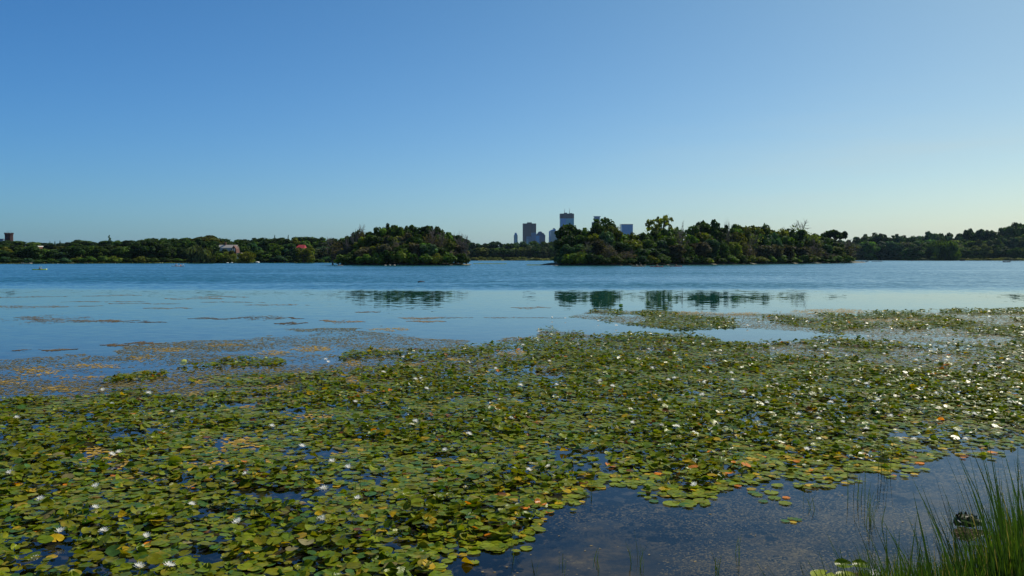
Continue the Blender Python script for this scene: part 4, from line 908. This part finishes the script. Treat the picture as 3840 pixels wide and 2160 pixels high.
a = MB(); a.add([(-.135, -.06, .10), (-.115, -.08, .085), (-.10, -.085, .078), (-.12, -.06, .10)], [(0, 1, 2, 3)]); a.build('white_petal', M['petal'], t)

# ------------------------------------------------------------------ floating algae and weed flakes
def flakes(name, X, Y, size, col, g, label, zr=(.003, .010), var=.35):
    n = len(X); s_ = size * (.4 + g.random(n)); a_ = g.random(n) * 6.283; V = np.zeros((n, 5, 3))
    for k_ in range(5):
        an = a_ + k_ * 1.2566; rr_ = s_ * (.35 + .65 * g.random(n)); V[:, k_, 0] = X + np.cos(an) * rr_; V[:, k_, 1] = Y + np.sin(an) * rr_ * .8
    V[:, :, 2] = (zr[0] + (zr[1] - zr[0]) * g.random(n))[:, None]
    T = np.repeat((col * (1 - var + 2 * var * g.random(n))[:, None])[:, None], 5, 1)
    me = np_mesh(name, V.reshape(-1, 3), [5] * n, np.arange(n * 5), False, T.reshape(-1, 3))
    return props(link(name, me, M['algae']), label, 'algae', kind='stuff')
WEED = [(-2500, 960), (-400, 930), (-60, 908), (60, 902), (150, 896), (280, 890), (330, 873), (480, 856), (640, 846), (700, 841), (830, 823), (960, 830), (1080, 845), (1200, 862), (1330, 852), (1400, 900), (1100, 960), (830, 990), (700, 1010), (400, 1020), (0, 1040), (-400, 1060), (-2500, 1070)]
def d_alg(x, y, wx, wy):
    n1 = fbm(wx * 1.2, wy * 1.2, 71, 3); return pool(x, y, ALG, .9) * np.clip((n1 - .18) * 4, 0, 1)
def d_weed(x, y, wx, wy):
    n1 = fbm(wx * .28, wy * .55, 81, 4); n2 = fbm(wx * .7, wy * .9, 87, 3); w = inpoly(x, y + 34 * (n1 - .55) + 22 * (n2 - .5), WEED)
    up = inpoly(x, y, UPPER + []) * .7 + ((x > 1350) & (y > 780) & inpoly(x, y, MAIN) & (y < 960)) * .75
    rt = ((x > 2150) & (y > 1030) & (y < 1175 )) * .8 * inpoly(x, y - 25, MAIN)
    return np.clip(np.maximum.reduce([w * 1.0, up, rt.astype(float)]), 0, 1) * np.clip((n1 - .25) * 3.6, .10, 1)
X, Y, dx, dy, g = scatter(9, 62, 190, d_alg, 90)
c1 = np.array([.46, .29, .03]); c2 = np.array([.29, .19, .035]); mixv = g.random(len(X))[:, None]
flakes('floating_algae', X, Y, .062, c1 * mixv + c2 * (1 - mixv), g, 'orange-brown algae scum floating in patches between the pads')
X, Y, dx, dy, g = scatter(13, 60, 270, d_weed, 91)
mixv = (g.random(len(X)) * .6 + .4 * fbm(X * .3, Y * .3, 95))[:, None]
flakes('floating_weed', X, Y, .055, np.array([.24, .165, .045]) * mixv + np.array([.05, .075, .03]) * (1 - mixv), g, 'dull brown-green waterweed breaking the surface beyond the pads')
X, Y, dx, dy, g = scatter(7.3, 22, 24, lambda x, y, wx, wy: (inpoly(x, y, MAIN) == 0) * (y > 1130) * np.clip((fbm(wx * 1.6, wy * 2.2, 99, 3) - .5) * 4, 0.01, 1) * (1 + 1.2 * (y < 1260) * (x > 1900)), 92)
flakes('floating_fragments', X, Y, .017, np.array([.26, .19, .09]) * np.ones((len(X), 1)), g, 'small tan leaf fragments drifting on the open dark water', (.003, .006))
X, Y, dx, dy, g = scatter(7.2, 24, 2300, lambda x, y, wx, wy: (inpoly(x, y + 12, MAIN) == 0) * (y > 1110) * np.clip((fbm(wx * .55 + wy * .2, wy * 1.25, 105, 5) - .48) * 9, 0, 1) * np.clip(.35 + (y - 1150) / 130, .1, 1), 93)
mixv = (g.random(len(X)))[:, None]
flakes('submerged_weed', X, Y, .017, np.array([.19, .13, .04]) * mixv + np.array([.07, .05, .018]) * (1 - mixv), g, 'brown pondweed lying just under the surface of the dark near water', (-.26, -.03), .4)
# separate streak mats on the far calm water
for (cx, cy, rx, ry, br, lab) in [(133, 804, 165, 7, 1, 'longest dark olive algae streak reaching in from the left edge'), (333, 811, 62, 3, .6, 'faint thin streak at the right end of the longest one'), (617, 802, 105, 5, .6, 'broad dark grey-green streak in the calm water, left of centre'),
        (90, 771, 112, 3.2, 1.2, 'brown algae streak above the longest one at far left'), (67, 747, 66, 1.8, 1, 'thin brown streak near the left edge, farthest out'), (260, 759, 70, 1.6, 1.2, 'thin brown streak, third from the left edge'), (283, 744, 46, 1.8, 1.2, 'short brown streak beside the far tree reflections'),
        (493, 751, 60, 2.2, 1.3, 'brown streak above the broad grey-green one'), (560, 747, 52, 1.8, 1.2, 'second brown streak of the pair above the grey-green one'), (417, 776, 46, 1.8, 1.3, 'isolated thin brown streak in the calm water'), (700, 767, 60, 1.8, 1.3, 'brown streak up and right of the grey-green one'),
        (367, 763, 66, 1.6, 1, 'thin streak left of the isolated brown one'), (590, 760, 60, 1.5, 1, 'thin streak right of the pair of brown ones'), (733, 813, 28, 2.4, .6, 'small dull streak below the brown one'), (860, 808, 44, 3, 1.5, 'orange streak left of the middle of the lake'), (925, 785, 22, 1.6, 1, 'tiny streak above the orange one'),
        (1062, 799, 42, 2.6, 1.6, 'bright orange streak, upper of two near the middle'), (1072, 809, 36, 2.4, 1.6, 'bright orange streak, lower of two near the middle'), (1335, 774, 36, 2, 1.2, 'brown streak below the brown tower reflection'), (1242, 800, 130, 1.8, .9, 'long very thin streak across the middle of the calm water'),
        (70, 882, 26, 2, .8, 'small streak near the left edge above the weed zone'), (150, 880, 26, 2, .8, 'second small streak above the weed zone at left'), (365, 863, 32, 3, .8, 'dull streak just above the weed zone'), (290, 868, 26, 2, .8, 'small dull streak left of the one above the weeds')]:
    c_ = gp(cx * K, cy * K); top_ = gp(cx * K, (cy - ry) * K); bot_ = gp(cx * K, (cy + ry) * K); hx = 1.2 * rx * K / F * c_.y; hy = 1.25 * (top_.y - bot_.y) / 2; g = np.random.default_rng(int(cx * 3 + cy))
    hx *= 1.15; n = int(min(7000, max(420, hx * hy * 3.1416 * 70)))
    u = g.uniform(-1, 1, n); ctr = hy * (1.3 * (vnoise(u * 2.2 + cx, u * 0, 5) - .5) + .5 * (vnoise(u * 7 + cx, u * 0, 6) - .5))
    th = hy * (1 - np.abs(u) ** 1.6) * (.25 + 1.1 * vnoise(u * 5 + cx, u * 0, 3)); X = u * hx; Y = ctr + g.normal(size=n) * .5 * th
    k_ = vnoise(X * 1.3 + cx, Y * 1.6 + cy, 7) > .22; X, Y = X[k_], Y[k_]
    m_ = g.random(len(X))[:, None]
    o = flakes('algae_streak', X, Y, .075, (np.array([.26, .15, .06]) * m_ + np.array([.12, .11, .06]) * (1 - m_)) * br * .8, g, lab)
    del o['kind']; o['category'] = 'algae mat'; o['group'] = 'algae streaks on the calm water'; o.location = (c_.x, c_.y, 0)

# ------------------------------------------------------------------ water lily flowers
def flower_mesh(k, openness):
    g = np.random.default_rng(300 + k); a = MB()
    for ring, (n, el, L, w) in enumerate([(9, .18, 1.0, .26), (8, .55, .92, .25), (7, .95, .72, .22)]):
        for m_ in range(n):
            t_ = 6.283 * (m_ + .5 * ring) / n + g.normal() * .06; e = el + (1 - openness) * .7 + g.normal() * .06
            d = Vector((math.cos(t_) * math.cos(e), math.sin(t_) * math.cos(e), math.sin(e))); s_ = Vector((-math.sin(t_), math.cos(t_), 0)); up = s_.cross(d) * -1
            L_ = L * (.9 + .2 * g.random())
            b = Vector((0, 0, .06)); pts = [b - s_ * w * .2, b + s_ * w * .2, b + d * L_ * .5 + s_ * w * .5 - up * .0, b + d * L_ + up * .12, b + d * L_ * .5 - s_ * w * .5, b + d * L_ * .5 - up * .07]
            a.add(pts, [(0, 1, 5), (1, 2, 5), (2, 3, 5), (3, 4, 5), (4, 0, 5)], True)
    return a.mesh('petals')
FM = [flower_mesh(k, o_) for k, o_ in enumerate([1, .85, .6, .3])]
for m_ in FM: m_.materials.append(M['petal'])
a = MB(); a.lathe([(.12, .06), (.2, .2), (.14, .32), (.02, .28)], 10); SM = a.mesh('stamens'); SM.materials.append(M['stamen'])
FL = [(43, 1049), (281, 1016), (260, 981), (375, 987), (434, 1034), (685, 1070), (300, 1135), (281, 1141), (25, 1187), (240, 1221), (240, 1275), (103, 1252), (483, 1266), (836, 1158), (876, 1174), (815, 1225), (900, 1250), (810, 1302), (262, 1331), (153, 1334), (368, 1347), (88, 1403), (425, 1418), (350, 1421), (598, 1311), (1045, 1058), (1286, 1051), (894, 1010), (965, 935), (1073, 976), (1060, 951), (1045, 952), (1247, 926), (1015, 898), (820, 903), (826, 910), (1383, 907), (1356, 833), (1316, 867), (1477, 910), (1453, 865), (1510, 956), (1541, 970), (1533, 1076), (1380, 1171), (1590, 1063), (1400, 966), (1682, 954), (1697, 951), (1759, 932), (1770, 962), (1767, 992), (1790, 1078), (1704, 1071), (1665, 1069), (1640, 925), (1673, 866), (1632, 878), (1768, 865), (1799, 883), (1933, 865), (1946, 876), (1840, 937), (1954, 966), (1843, 954), (2050, 871), (2083, 912), (2110, 861), (2150, 955), (2068, 880), (2162, 910), (2130, 895), (2180, 965), (2236, 967), (2225, 890), (2289, 870), (2305, 905), (2243, 858), (2330, 843), (2355, 990), (2380, 870), (2400, 960), (2440, 935), (2470, 832), (2500, 900), (2525, 950), (2030, 807), (1955, 800), (1910, 809), (1880, 818), (1834, 809), (2385, 842), (2183, 846), (1930, 1012), (2010, 1040), (2090, 1010), (2060, 1050), (2120, 1060), (2180, 1076), (2240, 1045), (2300, 1102), (1748, 1219), (2430, 1103), (1330, 1180), (2030, 1130), (1389, 798), (1422, 800), (1505, 806), (1550, 818), (2480, 870), (1660, 1005), (1870, 985), (2210, 1005), (1310, 968), (1180, 1090), (760, 1120), (620, 1190), (1120, 1130), (2380, 905), (2560, 870), (2540, 1010), (2450, 1040)]
FL = sorted(FL, key=lambda p: -p[1]); FLN = {}
def nearest_words(x, y):
    band = 'front' if y > 1240 else ('near' if y > 1100 else ('middle' if y > 980 else ('far' if y > 880 else 'farthest')))
    return band
for band in ('front', 'near', 'middle', 'far', 'farthest'):
    L_ = sorted([p for p in FL if nearest_words(*p) == band])
    for n_, p in enumerate(L_): FLN[p] = '%s white water lily blossom, %s from left in the %s belt of pads' % ('open' if band in ('front', 'near') else 'small', ordn(n_), band)
for n_, (x, y) in enumerate(FL):
    p_ = gp(x * K, y * K, .11); s_ = (.062 + .014 * R.random()) * (1.15 if y < 1000 else 1)
    t = empty('water_lily_flower', FLN[(x, y)], 'flower', (p_.x, p_.y, .085), R.random() * 6.28, 'white water lily blossoms'); t.scale = (s_, s_, s_)
    t.rotation_euler = (R.uniform(-.35, .2), R.uniform(-.3, .3), R.random() * 6.28)
    k_ = R.choice([0, 0, 1, 1, 2, 3]); link('petals', FM[k_], None, t)
    if y > 1000 and k_ < 3: link('stamens', SM, None, t)
p_ = gp(2199 * K, 1445 * K, .1); t = empty('water_lily_flower', 'half-closed white blossom at the bottom right among the grass', 'flower', (p_.x, p_.y, .08), 0, 'white water lily blossoms'); t.scale = (.07,) * 3; link('petals', FM[3], None, t)

# ------------------------------------------------------------------ grass on the near bank and thin reeds in the water
def blades(roots, heights, leans, widths, g, seg=6):
    n = len(roots); ts = np.linspace(0, 1, seg); an = g.random(n) * 6.283; side = np.stack([np.cos(an), np.sin(an)], 1)
    bend = g.random(n) ** 2 * .5
    V = np.zeros((n, seg, 2, 3))
    for k_, t_ in enumerate(ts):
        c = roots + np.stack([leans[:, 0] * t_ ** 1.8, leans[:, 1] * t_ ** 1.8, heights * (t_ - bend * .25 * t_ ** 3)], 1)
        w = (widths * (1 - t_ ** 2.2) * .5 + .0004)[:, None]
        V[:, k_, 0, :] = c; V[:, k_, 1, :] = c; V[:, k_, 0, :2] += side * w; V[:, k_, 1, :2] -= side * w
    f = np.array([(2 * k_, 2 * k_ + 1, 2 * k_ + 3, 2 * k_ + 2) for k_ in range(seg - 1)]); off = (np.arange(n) * seg * 2)[:, None, None]
    return V.reshape(-1, 3), (f[None] + off).reshape(-1, 4)
g = np.random.default_rng(77)
envx = [3020, 3150, 3250, 3350, 3500, 3650, 3750, 3800, 3860]; dense = [2260, 2165, 2110, 2075, 2050, 2030, 1960, 1890, 1830]; tall = [2180, 2080, 2000, 1945, 1900, 1850, 1740, 1660, 1600]
n = 4300; Y = 3.4 + 1.9 * g.random(n); pxr = 3020 + 980 * g.random(n) ** .8; X = (pxr - 1920) / F * Y
tl = g.random(n) < .05; ty = np.where(tl, np.interp(pxr, envx, tall) + 200 * g.random(n) ** 1.5, np.interp(pxr, envx, dense) + 10 + 190 * g.random(n) ** .7 - 40 * g.random(n))
zt = HC - (ty - 967) / F * Y; zr_ = np.maximum(land_z(X, Y), -.1); h_ = zt - zr_; ok = (h_ > .15) & (h_ < 2.0)
X, Y, h_, zr_, tl = X[ok], Y[ok], h_[ok], zr_[ok], tl[ok]; n = len(X)
lean = np.stack([g.normal(size=n) * .09 - np.where(tl, .10, .02), g.normal(size=n) * .08], 1) * np.where(tl, 1.5, 1)[:, None]
V, f = blades(np.stack([X, Y, zr_], 1), h_, lean, .009 + .009 * g.random(n), g)
pal = np.array([(.035, .070, .010), (.075, .115, .012), (.022, .045, .012), (.20, .15, .07)]); ci = g.choice(4, n, p=[.38, .20, .34, .08]); ci = np.where(tl, 2, ci)
T = np.repeat(pal[ci] * (.8 + .4 * g.random(n))[:, None], 12, 0)
props(link('tall_grass', np_mesh('tall_grass', V, [4] * len(f), f.ravel(), True, T), M['grass']), 'tall dark green sedge growing on the near bank at bottom right', 'grass', kind='stuff')
# low grass over the rest of the bank (below the frame)
n = 9000; Y = -4 + 9.3 * g.random(n); X = -14 + 28 * g.random(n); zr_ = land_z(X, Y); ok = (zr_ > 0.02) & ~((Y > 3.2) & (X > 1.1)) & (np.hypot(X, Y) > .8); X, Y, zr_ = X[ok], Y[ok], zr_[ok]
h_ = np.minimum(.12 + .25 * g.random(len(X)), np.where(Y > .3, np.maximum(.05, (HC - .43 * Y - zr_) - .1), 1)); lean = g.normal(size=(len(X), 2)) * .06
V, f = blades(np.stack([X, Y, zr_], 1), h_, lean, .006 + .005 * g.random(len(X)), g, 4)
T = np.tile([(.06, .11, .02)], (len(X) * 8, 1))
props(link('short_grass', np_mesh('short_grass', V, [4] * len(f), f.ravel(), True, T), M['grass']), 'short green grass covering the near bank', 'grass', kind='stuff')
for (x, y, hpx, nb, sprd, lab) in [(2165, 1262, 105, 9, 26, 'left clump of thin reeds standing in the open dark water'), (2190, 1312, 100, 10, 20, 'taller reed clump right of the open-water clump'), (2222, 1190, 130, 14, 14, 'dense reed tuft growing out of the pad fringe at right'), (2036, 1275, 40, 5, 6, 'short reed tuft below the yellow-brown pad'),
        (1602, 1420, 66, 9, 16, 'reed clump in dark water near the bottom edge, middle'), (1862, 1402, 70, 4, 6, 'pair of thin reeds near the bottom edge, right of middle'), (1500, 1408, 32, 4, 8, 'short dim reeds left of the bottom reed clump'), (1418, 1425, 40, 5, 10, 'short brownish reeds near the bottom fringe'), (1800, 1430, 44, 4, 8, 'sparse brown reeds near the bottom edge'), (1345, 1438, 28, 4, 6, 'small dead stalk cluster at the bottom edge'),
        (1287, 1385, 70, 5, 16, 'thin reeds at the tip of the pad fringe'), (1480, 1250, 46, 6, 10, 'thin reeds in front of the pad fringe'), (905, 1235, 60, 6, 12, 'thin upright reeds among the pads left of centre'), (1120, 1205, 34, 4, 10, 'sparse thin reeds among the middle pads')]:
    p_ = gp(x * K, y * K); g = np.random.default_rng(int(x)); n = nb; rx = (g.random(n) - .5) * 2 * sprd * K / F * p_.y; ry = g.normal(size=n) * .08
    h_ = hpx * K / F * p_.y * (.5 + .5 * g.random(n)) / .96 + .03
    V, f = blades(np.stack([rx, ry, np.full(n, -.08)], 1), h_ + .08, g.normal(size=(n, 2)) * .05, .006 + .003 * g.random(n), g)
    T = np.tile([(.05, .075, .025)], (len(V), 1)); props(link('reed_clump', np_mesh('reed_clump', V, [4] * len(f), f.ravel(), True, T), M['grass'], None, (p_.x, p_.y, 0)), lab, 'reeds', 'reed clumps standing in the water')
# reed spits by the islands
for (x0, x1, y, lab) in [(1775, 1900, 989.5, 'yellow-green reed spit off the right tip of small island'), (1975, 2085, 994.5, 'yellow-green reed spit off the left tip of large island')]:
    g = np.random.default_rng(x0); n = 900; px = x0 + (x1 - x0) * g.random(n); P_ = gp((x0 + x1) / 2, y); Y = P_.y + g.normal(size=n) * 3; X = (px - 1920) / F * Y
    V, f = blades(np.stack([X - P_.x, Y - P_.y, np.full(n, -.05)], 1), .15 + .3 * g.random(n), g.normal(size=(n, 2)) * .08, .12 + .1 * g.random(n), g, 3)
    T = np.tile([(.20, .22, .05)], (len(V), 1)); props(link('reed_bed', np_mesh('reed_bed', V, [4] * len(f), f.ravel(), True, T), M['grass'], None, (P_.x, P_.y, 0)), lab, 'reeds', kind='stuff')
# shore grass strips
for nm, x0, x1, dd, hh, col, lab in [('shore_grass', -60, 1300, 2.5, .5, (.12, .125, .03), 'yellow-green tall grass fringing the left far shore'), ('shore_grass', 1760, 2120, 3, 1.1, (.20, .20, .06), 'yellow-green grass fringing the shore between the islands'), ('shore_grass', 3220, 3860, 4, 1.3, (.20, .18, .05), 'yellow-green grass along the right far shore')]:
    g = np.random.default_rng(x0 + 900); n = 5000; px = x0 + (x1 - x0) * g.random(n); Y = shore_dist(px) + dd + g.normal(size=n) * 2.5; X = (px - 1920) / F * Y; Z = np.maximum(land_z(X, Y), 0) - .1
    kk = vnoise(px * .02, px * 0, 4) > .38; X, Y, Z = X[kk], Y[kk], Z[kk]; n = len(X)
    V, f = blades(np.stack([X, Y, Z], 1), hh * (.5 + g.random(n)), g.normal(size=(n, 2)) * .25, .3 + .3 * g.random(n), g, 3)
    T = np.repeat(np.array(col) * (.6 + .7 * g.random(n))[:, None], 6, 0); props(link(nm, np_mesh(nm, V, [4] * len(f), f.ravel(), True, T), M['grass']), lab, 'grass', kind='stuff')

# ------------------------------------------------------------------ driftwood and stones
def log(x, y, Lpx, lab, matk='drift', rz=0.1, r=.12, branch=False):
    p_ = gp(x, y); L_ = Lpx / F * p_.y; a = MB(); a.tube([(-L_ / 2, 0, .05), (-L_ * .1, .1, .12), (L_ / 2, 0, .10)], [r, r * .8, r * .35], 7)
    if branch: a.tube([(L_ * .15, 0, .1), (L_ * .35, .1, .5), (L_ * .48, 0, 1.1)], [r * .6, r * .4, r * .15], 5); a.tube([(-L_ * .2, 0, .1), (-L_ * .05, 0, .55)], [r * .4, r * .1], 5)
    o = a.build('driftwood_log', M[matk], None, (p_.x, p_.y, 0)); o.rotation_euler.z = rz; return props(o, lab, 'driftwood')
log(1590, 994, 30, 'pale bleached log at the waterline of the small island', r=.3); log(1755, 992, 26, 'pale log at the right tip of small island', r=.3); log(2275, 994, 20, 'white driftwood at the left waterline of large island', r=.3)
log(2514, 991.5, 22, 'white forked driftwood above the red kayaks', r=.22); log(2085, 997, 14, 'pale log at the extreme left tip of large island', r=.22)
log(3235, 982, 50, 'dark fallen branch on the water right of large island, nearer one', 'dead', .05, .35, True); log(3290, 981, 42, 'dark fallen branch on the water, right one with upturned tip', 'dead', .0, .3, True)
log(1580, 1059, 26, 'brown stick floating alone in the middle of the lake', 'dead', .1, .09); log(3421, 978.5, 7, 'small dark post sticking from the water at right', 'dead', 0, .4)
log(1275, 996.5, 22, 'pale stick at the left waterline of small island', r=.2)
nst = {'small': 0, 'large': 0}
for (x, y) in [(1445, 996.5), (1462, 996), (1480, 996), (1492, 995), (1508, 994.5), (1700, 993.5), (1725, 992.5), (2230, 995.5), (2385, 990)]:
    p_ = gp(x, y); bm = bmesh.new(); bmesh.ops.create_icosphere(bm, subdivisions=1, radius=.45)
    for v in bm.verts: v.co *= 1 + .2 * R.uniform(-1, 1); v.co.z *= .6
    me = bpy.data.meshes.new('shore_stone'); bm.to_mesh(me); bm.free()
    isl_ = 'small' if x < 2000 else 'large'; nst[isl_] += 1
    props(link('shore_stone', me, M['drift'], None, (p_.x, p_.y, .15)), 'small pale stone, %s from left at the %s island waterline' % (ordn(nst[isl_] - 1), isl_), 'stone', 'pale stones along the island waterlines')

# ------------------------------------------------------------------ boats and people
def hull(L_, W_, H_, mat_, parent, open_=False):
    a = MB(); n = 13; vs = []; prof = [(-1, 1), (-.95, .45), (-.6, .05), (0, 0), (.6, .05), (.95, .45), (1, 1)]
    m_ = len(prof)
    for k_ in range(n):
        u = -1 + 2 * k_ / (n - 1); w = W_ / 2 * (1 - abs(u) ** 2.6) + .015; sheer = H_ * (1 + .35 * abs(u) ** 3)
        vs += [(u * L_ / 2 * (1 - .0), w * px_, sheer * pz_ - .08) for px_, pz_ in prof]
    fs = [(k_ * m_ + q_, (k_ + 1) * m_ + q_, (k_ + 1) * m_ + q_ + 1, k_ * m_ + q_ + 1) for k_ in range(n - 1) for q_ in range(m_ - 1)]
    fs += [tuple(range(m_)), tuple(range((n - 1) * m_, n * m_))[::-1]]
    if open_:
        b = len(vs); vs += [(x * .97, y * .88, max(z, .02) + (0 if z > .05 else .03)) for x, y, z in vs]
        fs += [(b + k_ * m_ + q_, b + k_ * m_ + q_ + 1, b + (k_ + 1) * m_ + q_ + 1, b + (k_ + 1) * m_ + q_) for k_ in range(n - 1) for q_ in range(m_ - 1)]
        for k_ in range(n - 1):
            for q_ in (0, m_ - 1): fs.append((k_ * m_ + q_, (k_ + 1) * m_ + q_, b + (k_ + 1) * m_ + q_, b + k_ * m_ + q_))
    else:
        for k_ in range(n - 1): fs.append((k_ * m_, k_ * m_ + m_ - 1, (k_ + 1) * m_ + m_ - 1, (k_ + 1) * m_))
    a.add(vs, fs, True); return a.build('hull', mat_, parent)
skin = solid('skin', (.45, .27, .19), .6, var=.08)
def skinned(name, pts, edges, rad, mat_, parent):
    me = bpy.data.meshes.new(name); me.from_pydata(pts, edges, []); me.update(); o = link(name, me, mat_, parent)
    md = o.modifiers.new('skin', 'SKIN'); md.use_smooth_shade = True
    for v, r_ in zip(me.skin_vertices[0].data, rad): v.radius = (r_, r_)
    me.skin_vertices[0].data[0].use_root = True
    sb = o.modifiers.new('sub', 'SUBSURF'); sb.levels = 1; sb.render_levels = 1; return o
def person(X, Y, Z, rz, shirt, lab, hair=(.05, .03, .02), group=None):
    t = empty('person', lab, 'person', (X, Y, Z), rz, group)      # seated, legs forward (+x), arms forward on a paddle
    P_ = [(0, 0, .08), (0, 0, .30), (0, 0, .48), (0, 0, .58), (.01, 0, .70), (0.02, 0, .78), (0, .17, .50), (.10, .26, .30), (.32, .24, .34), (0, -.17, .50), (.10, -.26, .30), (.32, -.24, .34), (.12, .1, .08), (.45, .13, .22), (.78, .12, .06), (.12, -.1, .08), (.45, -.13, .22), (.78, -.12, .06)]
    E_ = [(0, 1), (1, 2), (2, 3), (3, 4), (4, 5), (2, 6), (6, 7), (7, 8), (2, 9), (9, 10), (10, 11), (0, 12), (12, 13), (13, 14), (0, 15), (15, 16), (16, 17)]
    skinned('body', P_, E_, [.13, .13, .12, .055, .10, .085, .06, .042, .032, .06, .042, .032, .085, .065, .04, .085, .065, .04], skin, t)
    skinned('shirt', [(0, 0, .08), (0, 0, .28), (0, 0, .50), (0, .18, .50), (.05, .23, .38), (0, -.18, .50), (.05, -.23, .38)], [(0, 1), (1, 2), (2, 3), (3, 4), (2, 5), (5, 6)], [.15, .15, .135, .075, .062, .075, .062], solid('shirt', shirt, .8), t)
    skinned('hair', [(-.015, 0, .72), (-.01, 0, .80)], [(0, 1)], [.10, .10], solid('hair', hair, .8), t)
    return t
paddle_m = solid('paddle_shaft', (.3, .25, .15), .5)
def paddle(X, Y, Z, rz, lab, col=(.7, .7, .1)):
    a = MB(); a.tube([(.35, -1.05, .12), (.35, 0, .40), (.35, 1.05, .62)], .018, 6); t = empty('paddle', lab, 'paddle', (X, Y, Z), rz); a.build('shaft', paddle_m, t); bmn = solid('paddle_blade', col, .4)
    for s_, z in ((-1, .10), (1, .64)):
        a = MB(); a.tube([(.35, s_ * .95, z - .03 * s_ * -1), (.35, s_ * 1.12, z), (.35, s_ * 1.35, z + .05 * s_)], [.03, .09, .05], 6); a.build('blade', bmn, t)
def kayak(x, y, Lm, rz, col, lab, plabs, shirts, seats, name='kayak', W_=.62, H_=.26, open_=False, hull2=None, pads_=True):
    p_ = gp(x, y); t = empty(name, lab, 'boat' if name == 'rowing_boat' else name, (p_.x, p_.y, 0), rz)
    hull(Lm, W_, H_, solid(name + '_hull', col, .35, var=.08, spec=.6), t, open_)
    for s_ in seats:
        a = MB()
        if open_: a.box(s_ - .12, s_ + .12, -W_ * .42, W_ * .42, H_ * .45, H_ * .55); a.build('seat', paddle_m, t)
        else:
            a.tube([(s_ + .42 * math.cos(q_ * .5236), .23 * math.sin(q_ * .5236), H_ - .06) for q_ in range(13)], .022, 5, False); a.build('cockpit_rim', dk, t)
    if hull2 is not None: a = MB(); a.box(-Lm * .5 + .3, -Lm * .18, -W_ * .2, W_ * .2, H_ - .09, H_ - .02); a.build('deck_panel', solid('deck', hull2, .4), t)
    c, s1 = math.cos(rz), math.sin(rz)
    for s_, sh_, pl in zip(seats, shirts, plabs):
        person(p_.x + c * s_, p_.y + s1 * s_, .05 if not open_ else H_ * .35, rz, sh_, pl)
        if pads_: paddle(p_.x + c * s_, p_.y + s1 * s_, .1, rz, 'double paddle held by the ' + pl.replace('person ', 'paddler '), col)
    return t
kayak(149, 1012, 3.2, .5, (.45, .62, .03), 'lime green kayak alone on the left side of the lake', ['person in dark shirt seated in the lime green kayak'], [(.03, .04, .06)], [0.0])
kayak(660, 999, 3.0, .3, (.7, .68, .66), 'white kayak, left of the close pair near the left shore', ['person in red shirt in the left white kayak'], [(.5, .05, .05)], [0.0])
kayak(677, 999.5, 3.0, -.2, (.75, .7, .7), 'white kayak, right of the close pair near the left shore', ['person in pink shirt in the right white kayak'], [(.6, .25, .3)], [0.0])
kayak(2394, 1000.5, 4.6, .05, (.62, .58, .45), 'long cream canoe with two people left of the red kayaks', ['person in pale shirt at the rear of the cream canoe', 'person in tan shirt at the front of the cream canoe'], [(.6, .55, .45), (.45, .3, .15)], [-.6, .8], 'canoe', .85, .36, True)
kayak(2462, 1000.5, 4.4, .03, (.55, .06, .03), 'red kayak, left of the two below the large island', ['person in dark red vest in the left red kayak'], [(.25, .03, .03)], [0.1], hull2=(.65, .55, .5))
kayak(2535, 999.5, 4.2, .05, (.50, .05, .04), 'red and cream kayak, right of the two below the large island', ['person in orange vest in the right red kayak'], [(.5, .1, .03)], [0.1], hull2=(.7, .65, .5))
kayak(3609, 978.5, 5.4, .1, (.04, .05, .08), 'dark rowing boat far off before the right shore grass', ['person in grey shirt in the rear of the far dark boat', 'person in white shirt in the front of the far dark boat'], [(.3, .3, .32), (.7, .7, .7)], [-1.2, 1.0], 'rowing_boat', 1.6, .6, True, pads_=False)
kayak(3775, 983.5, 5.6, .05, (.035, .03, .045), 'dark rowing boat with four people near the right edge', ['person in black at the rear of the right-edge boat', 'person in white second in the right-edge boat', 'person in pink third in the right-edge boat', 'person in navy at the front of the right-edge boat'], [(.02, .02, .03), (.7, .7, .7), (.6, .35, .35), (.02, .03, .08)], [-2.0, -.9, .5, 1.6], 'rowing_boat', 1.6, .6, True, pads_=False)
# white bird over the canoe
p_ = at(2399, 986, 280); a = MB(); a.add([(-.32, 0, .06), (0, -.06, 0), (.32, 0, .06), (0, .1, 0)], [(0, 1, 3), (1, 2, 3), (3, 1, 0), (3, 2, 1)]); a.tube([(0, -.2, .0), (0, 0, .02), (0, .22, 0)], [.03, .08, .02], 6)
props(a.build('bird', wallw, None, p_), 'small white bird flying low above the cream canoe', 'bird')

# ------------------------------------------------------------------ air
bm = bmesh.new(); bmesh.ops.create_cube(bm, size=1.0)
for v in bm.verts: v.co = Vector((v.co.x * 25000, 11500 + v.co.y * 25200, 168 + v.co.z * 346))
me = bpy.data.meshes.new('haze'); bm.to_mesh(me); bm.free()
m = bpy.data.materials.new('haze_air'); m.use_nodes = True; nt = m.node_tree; nt.nodes.remove(nt.nodes['Principled BSDF'])
pv = nt.nodes.new('ShaderNodeVolumePrincipled'); pv.inputs['Color'].default_value = (.45, .70, 1.0, 1); pv.inputs['Density'].default_value = HAZE; pv.inputs['Anisotropy'].default_value = .3
nt.links.new(pv.outputs[0], nt.nodes['Material Output'].inputs['Volume'])
props(link('haze', me, m), kind='stuff')
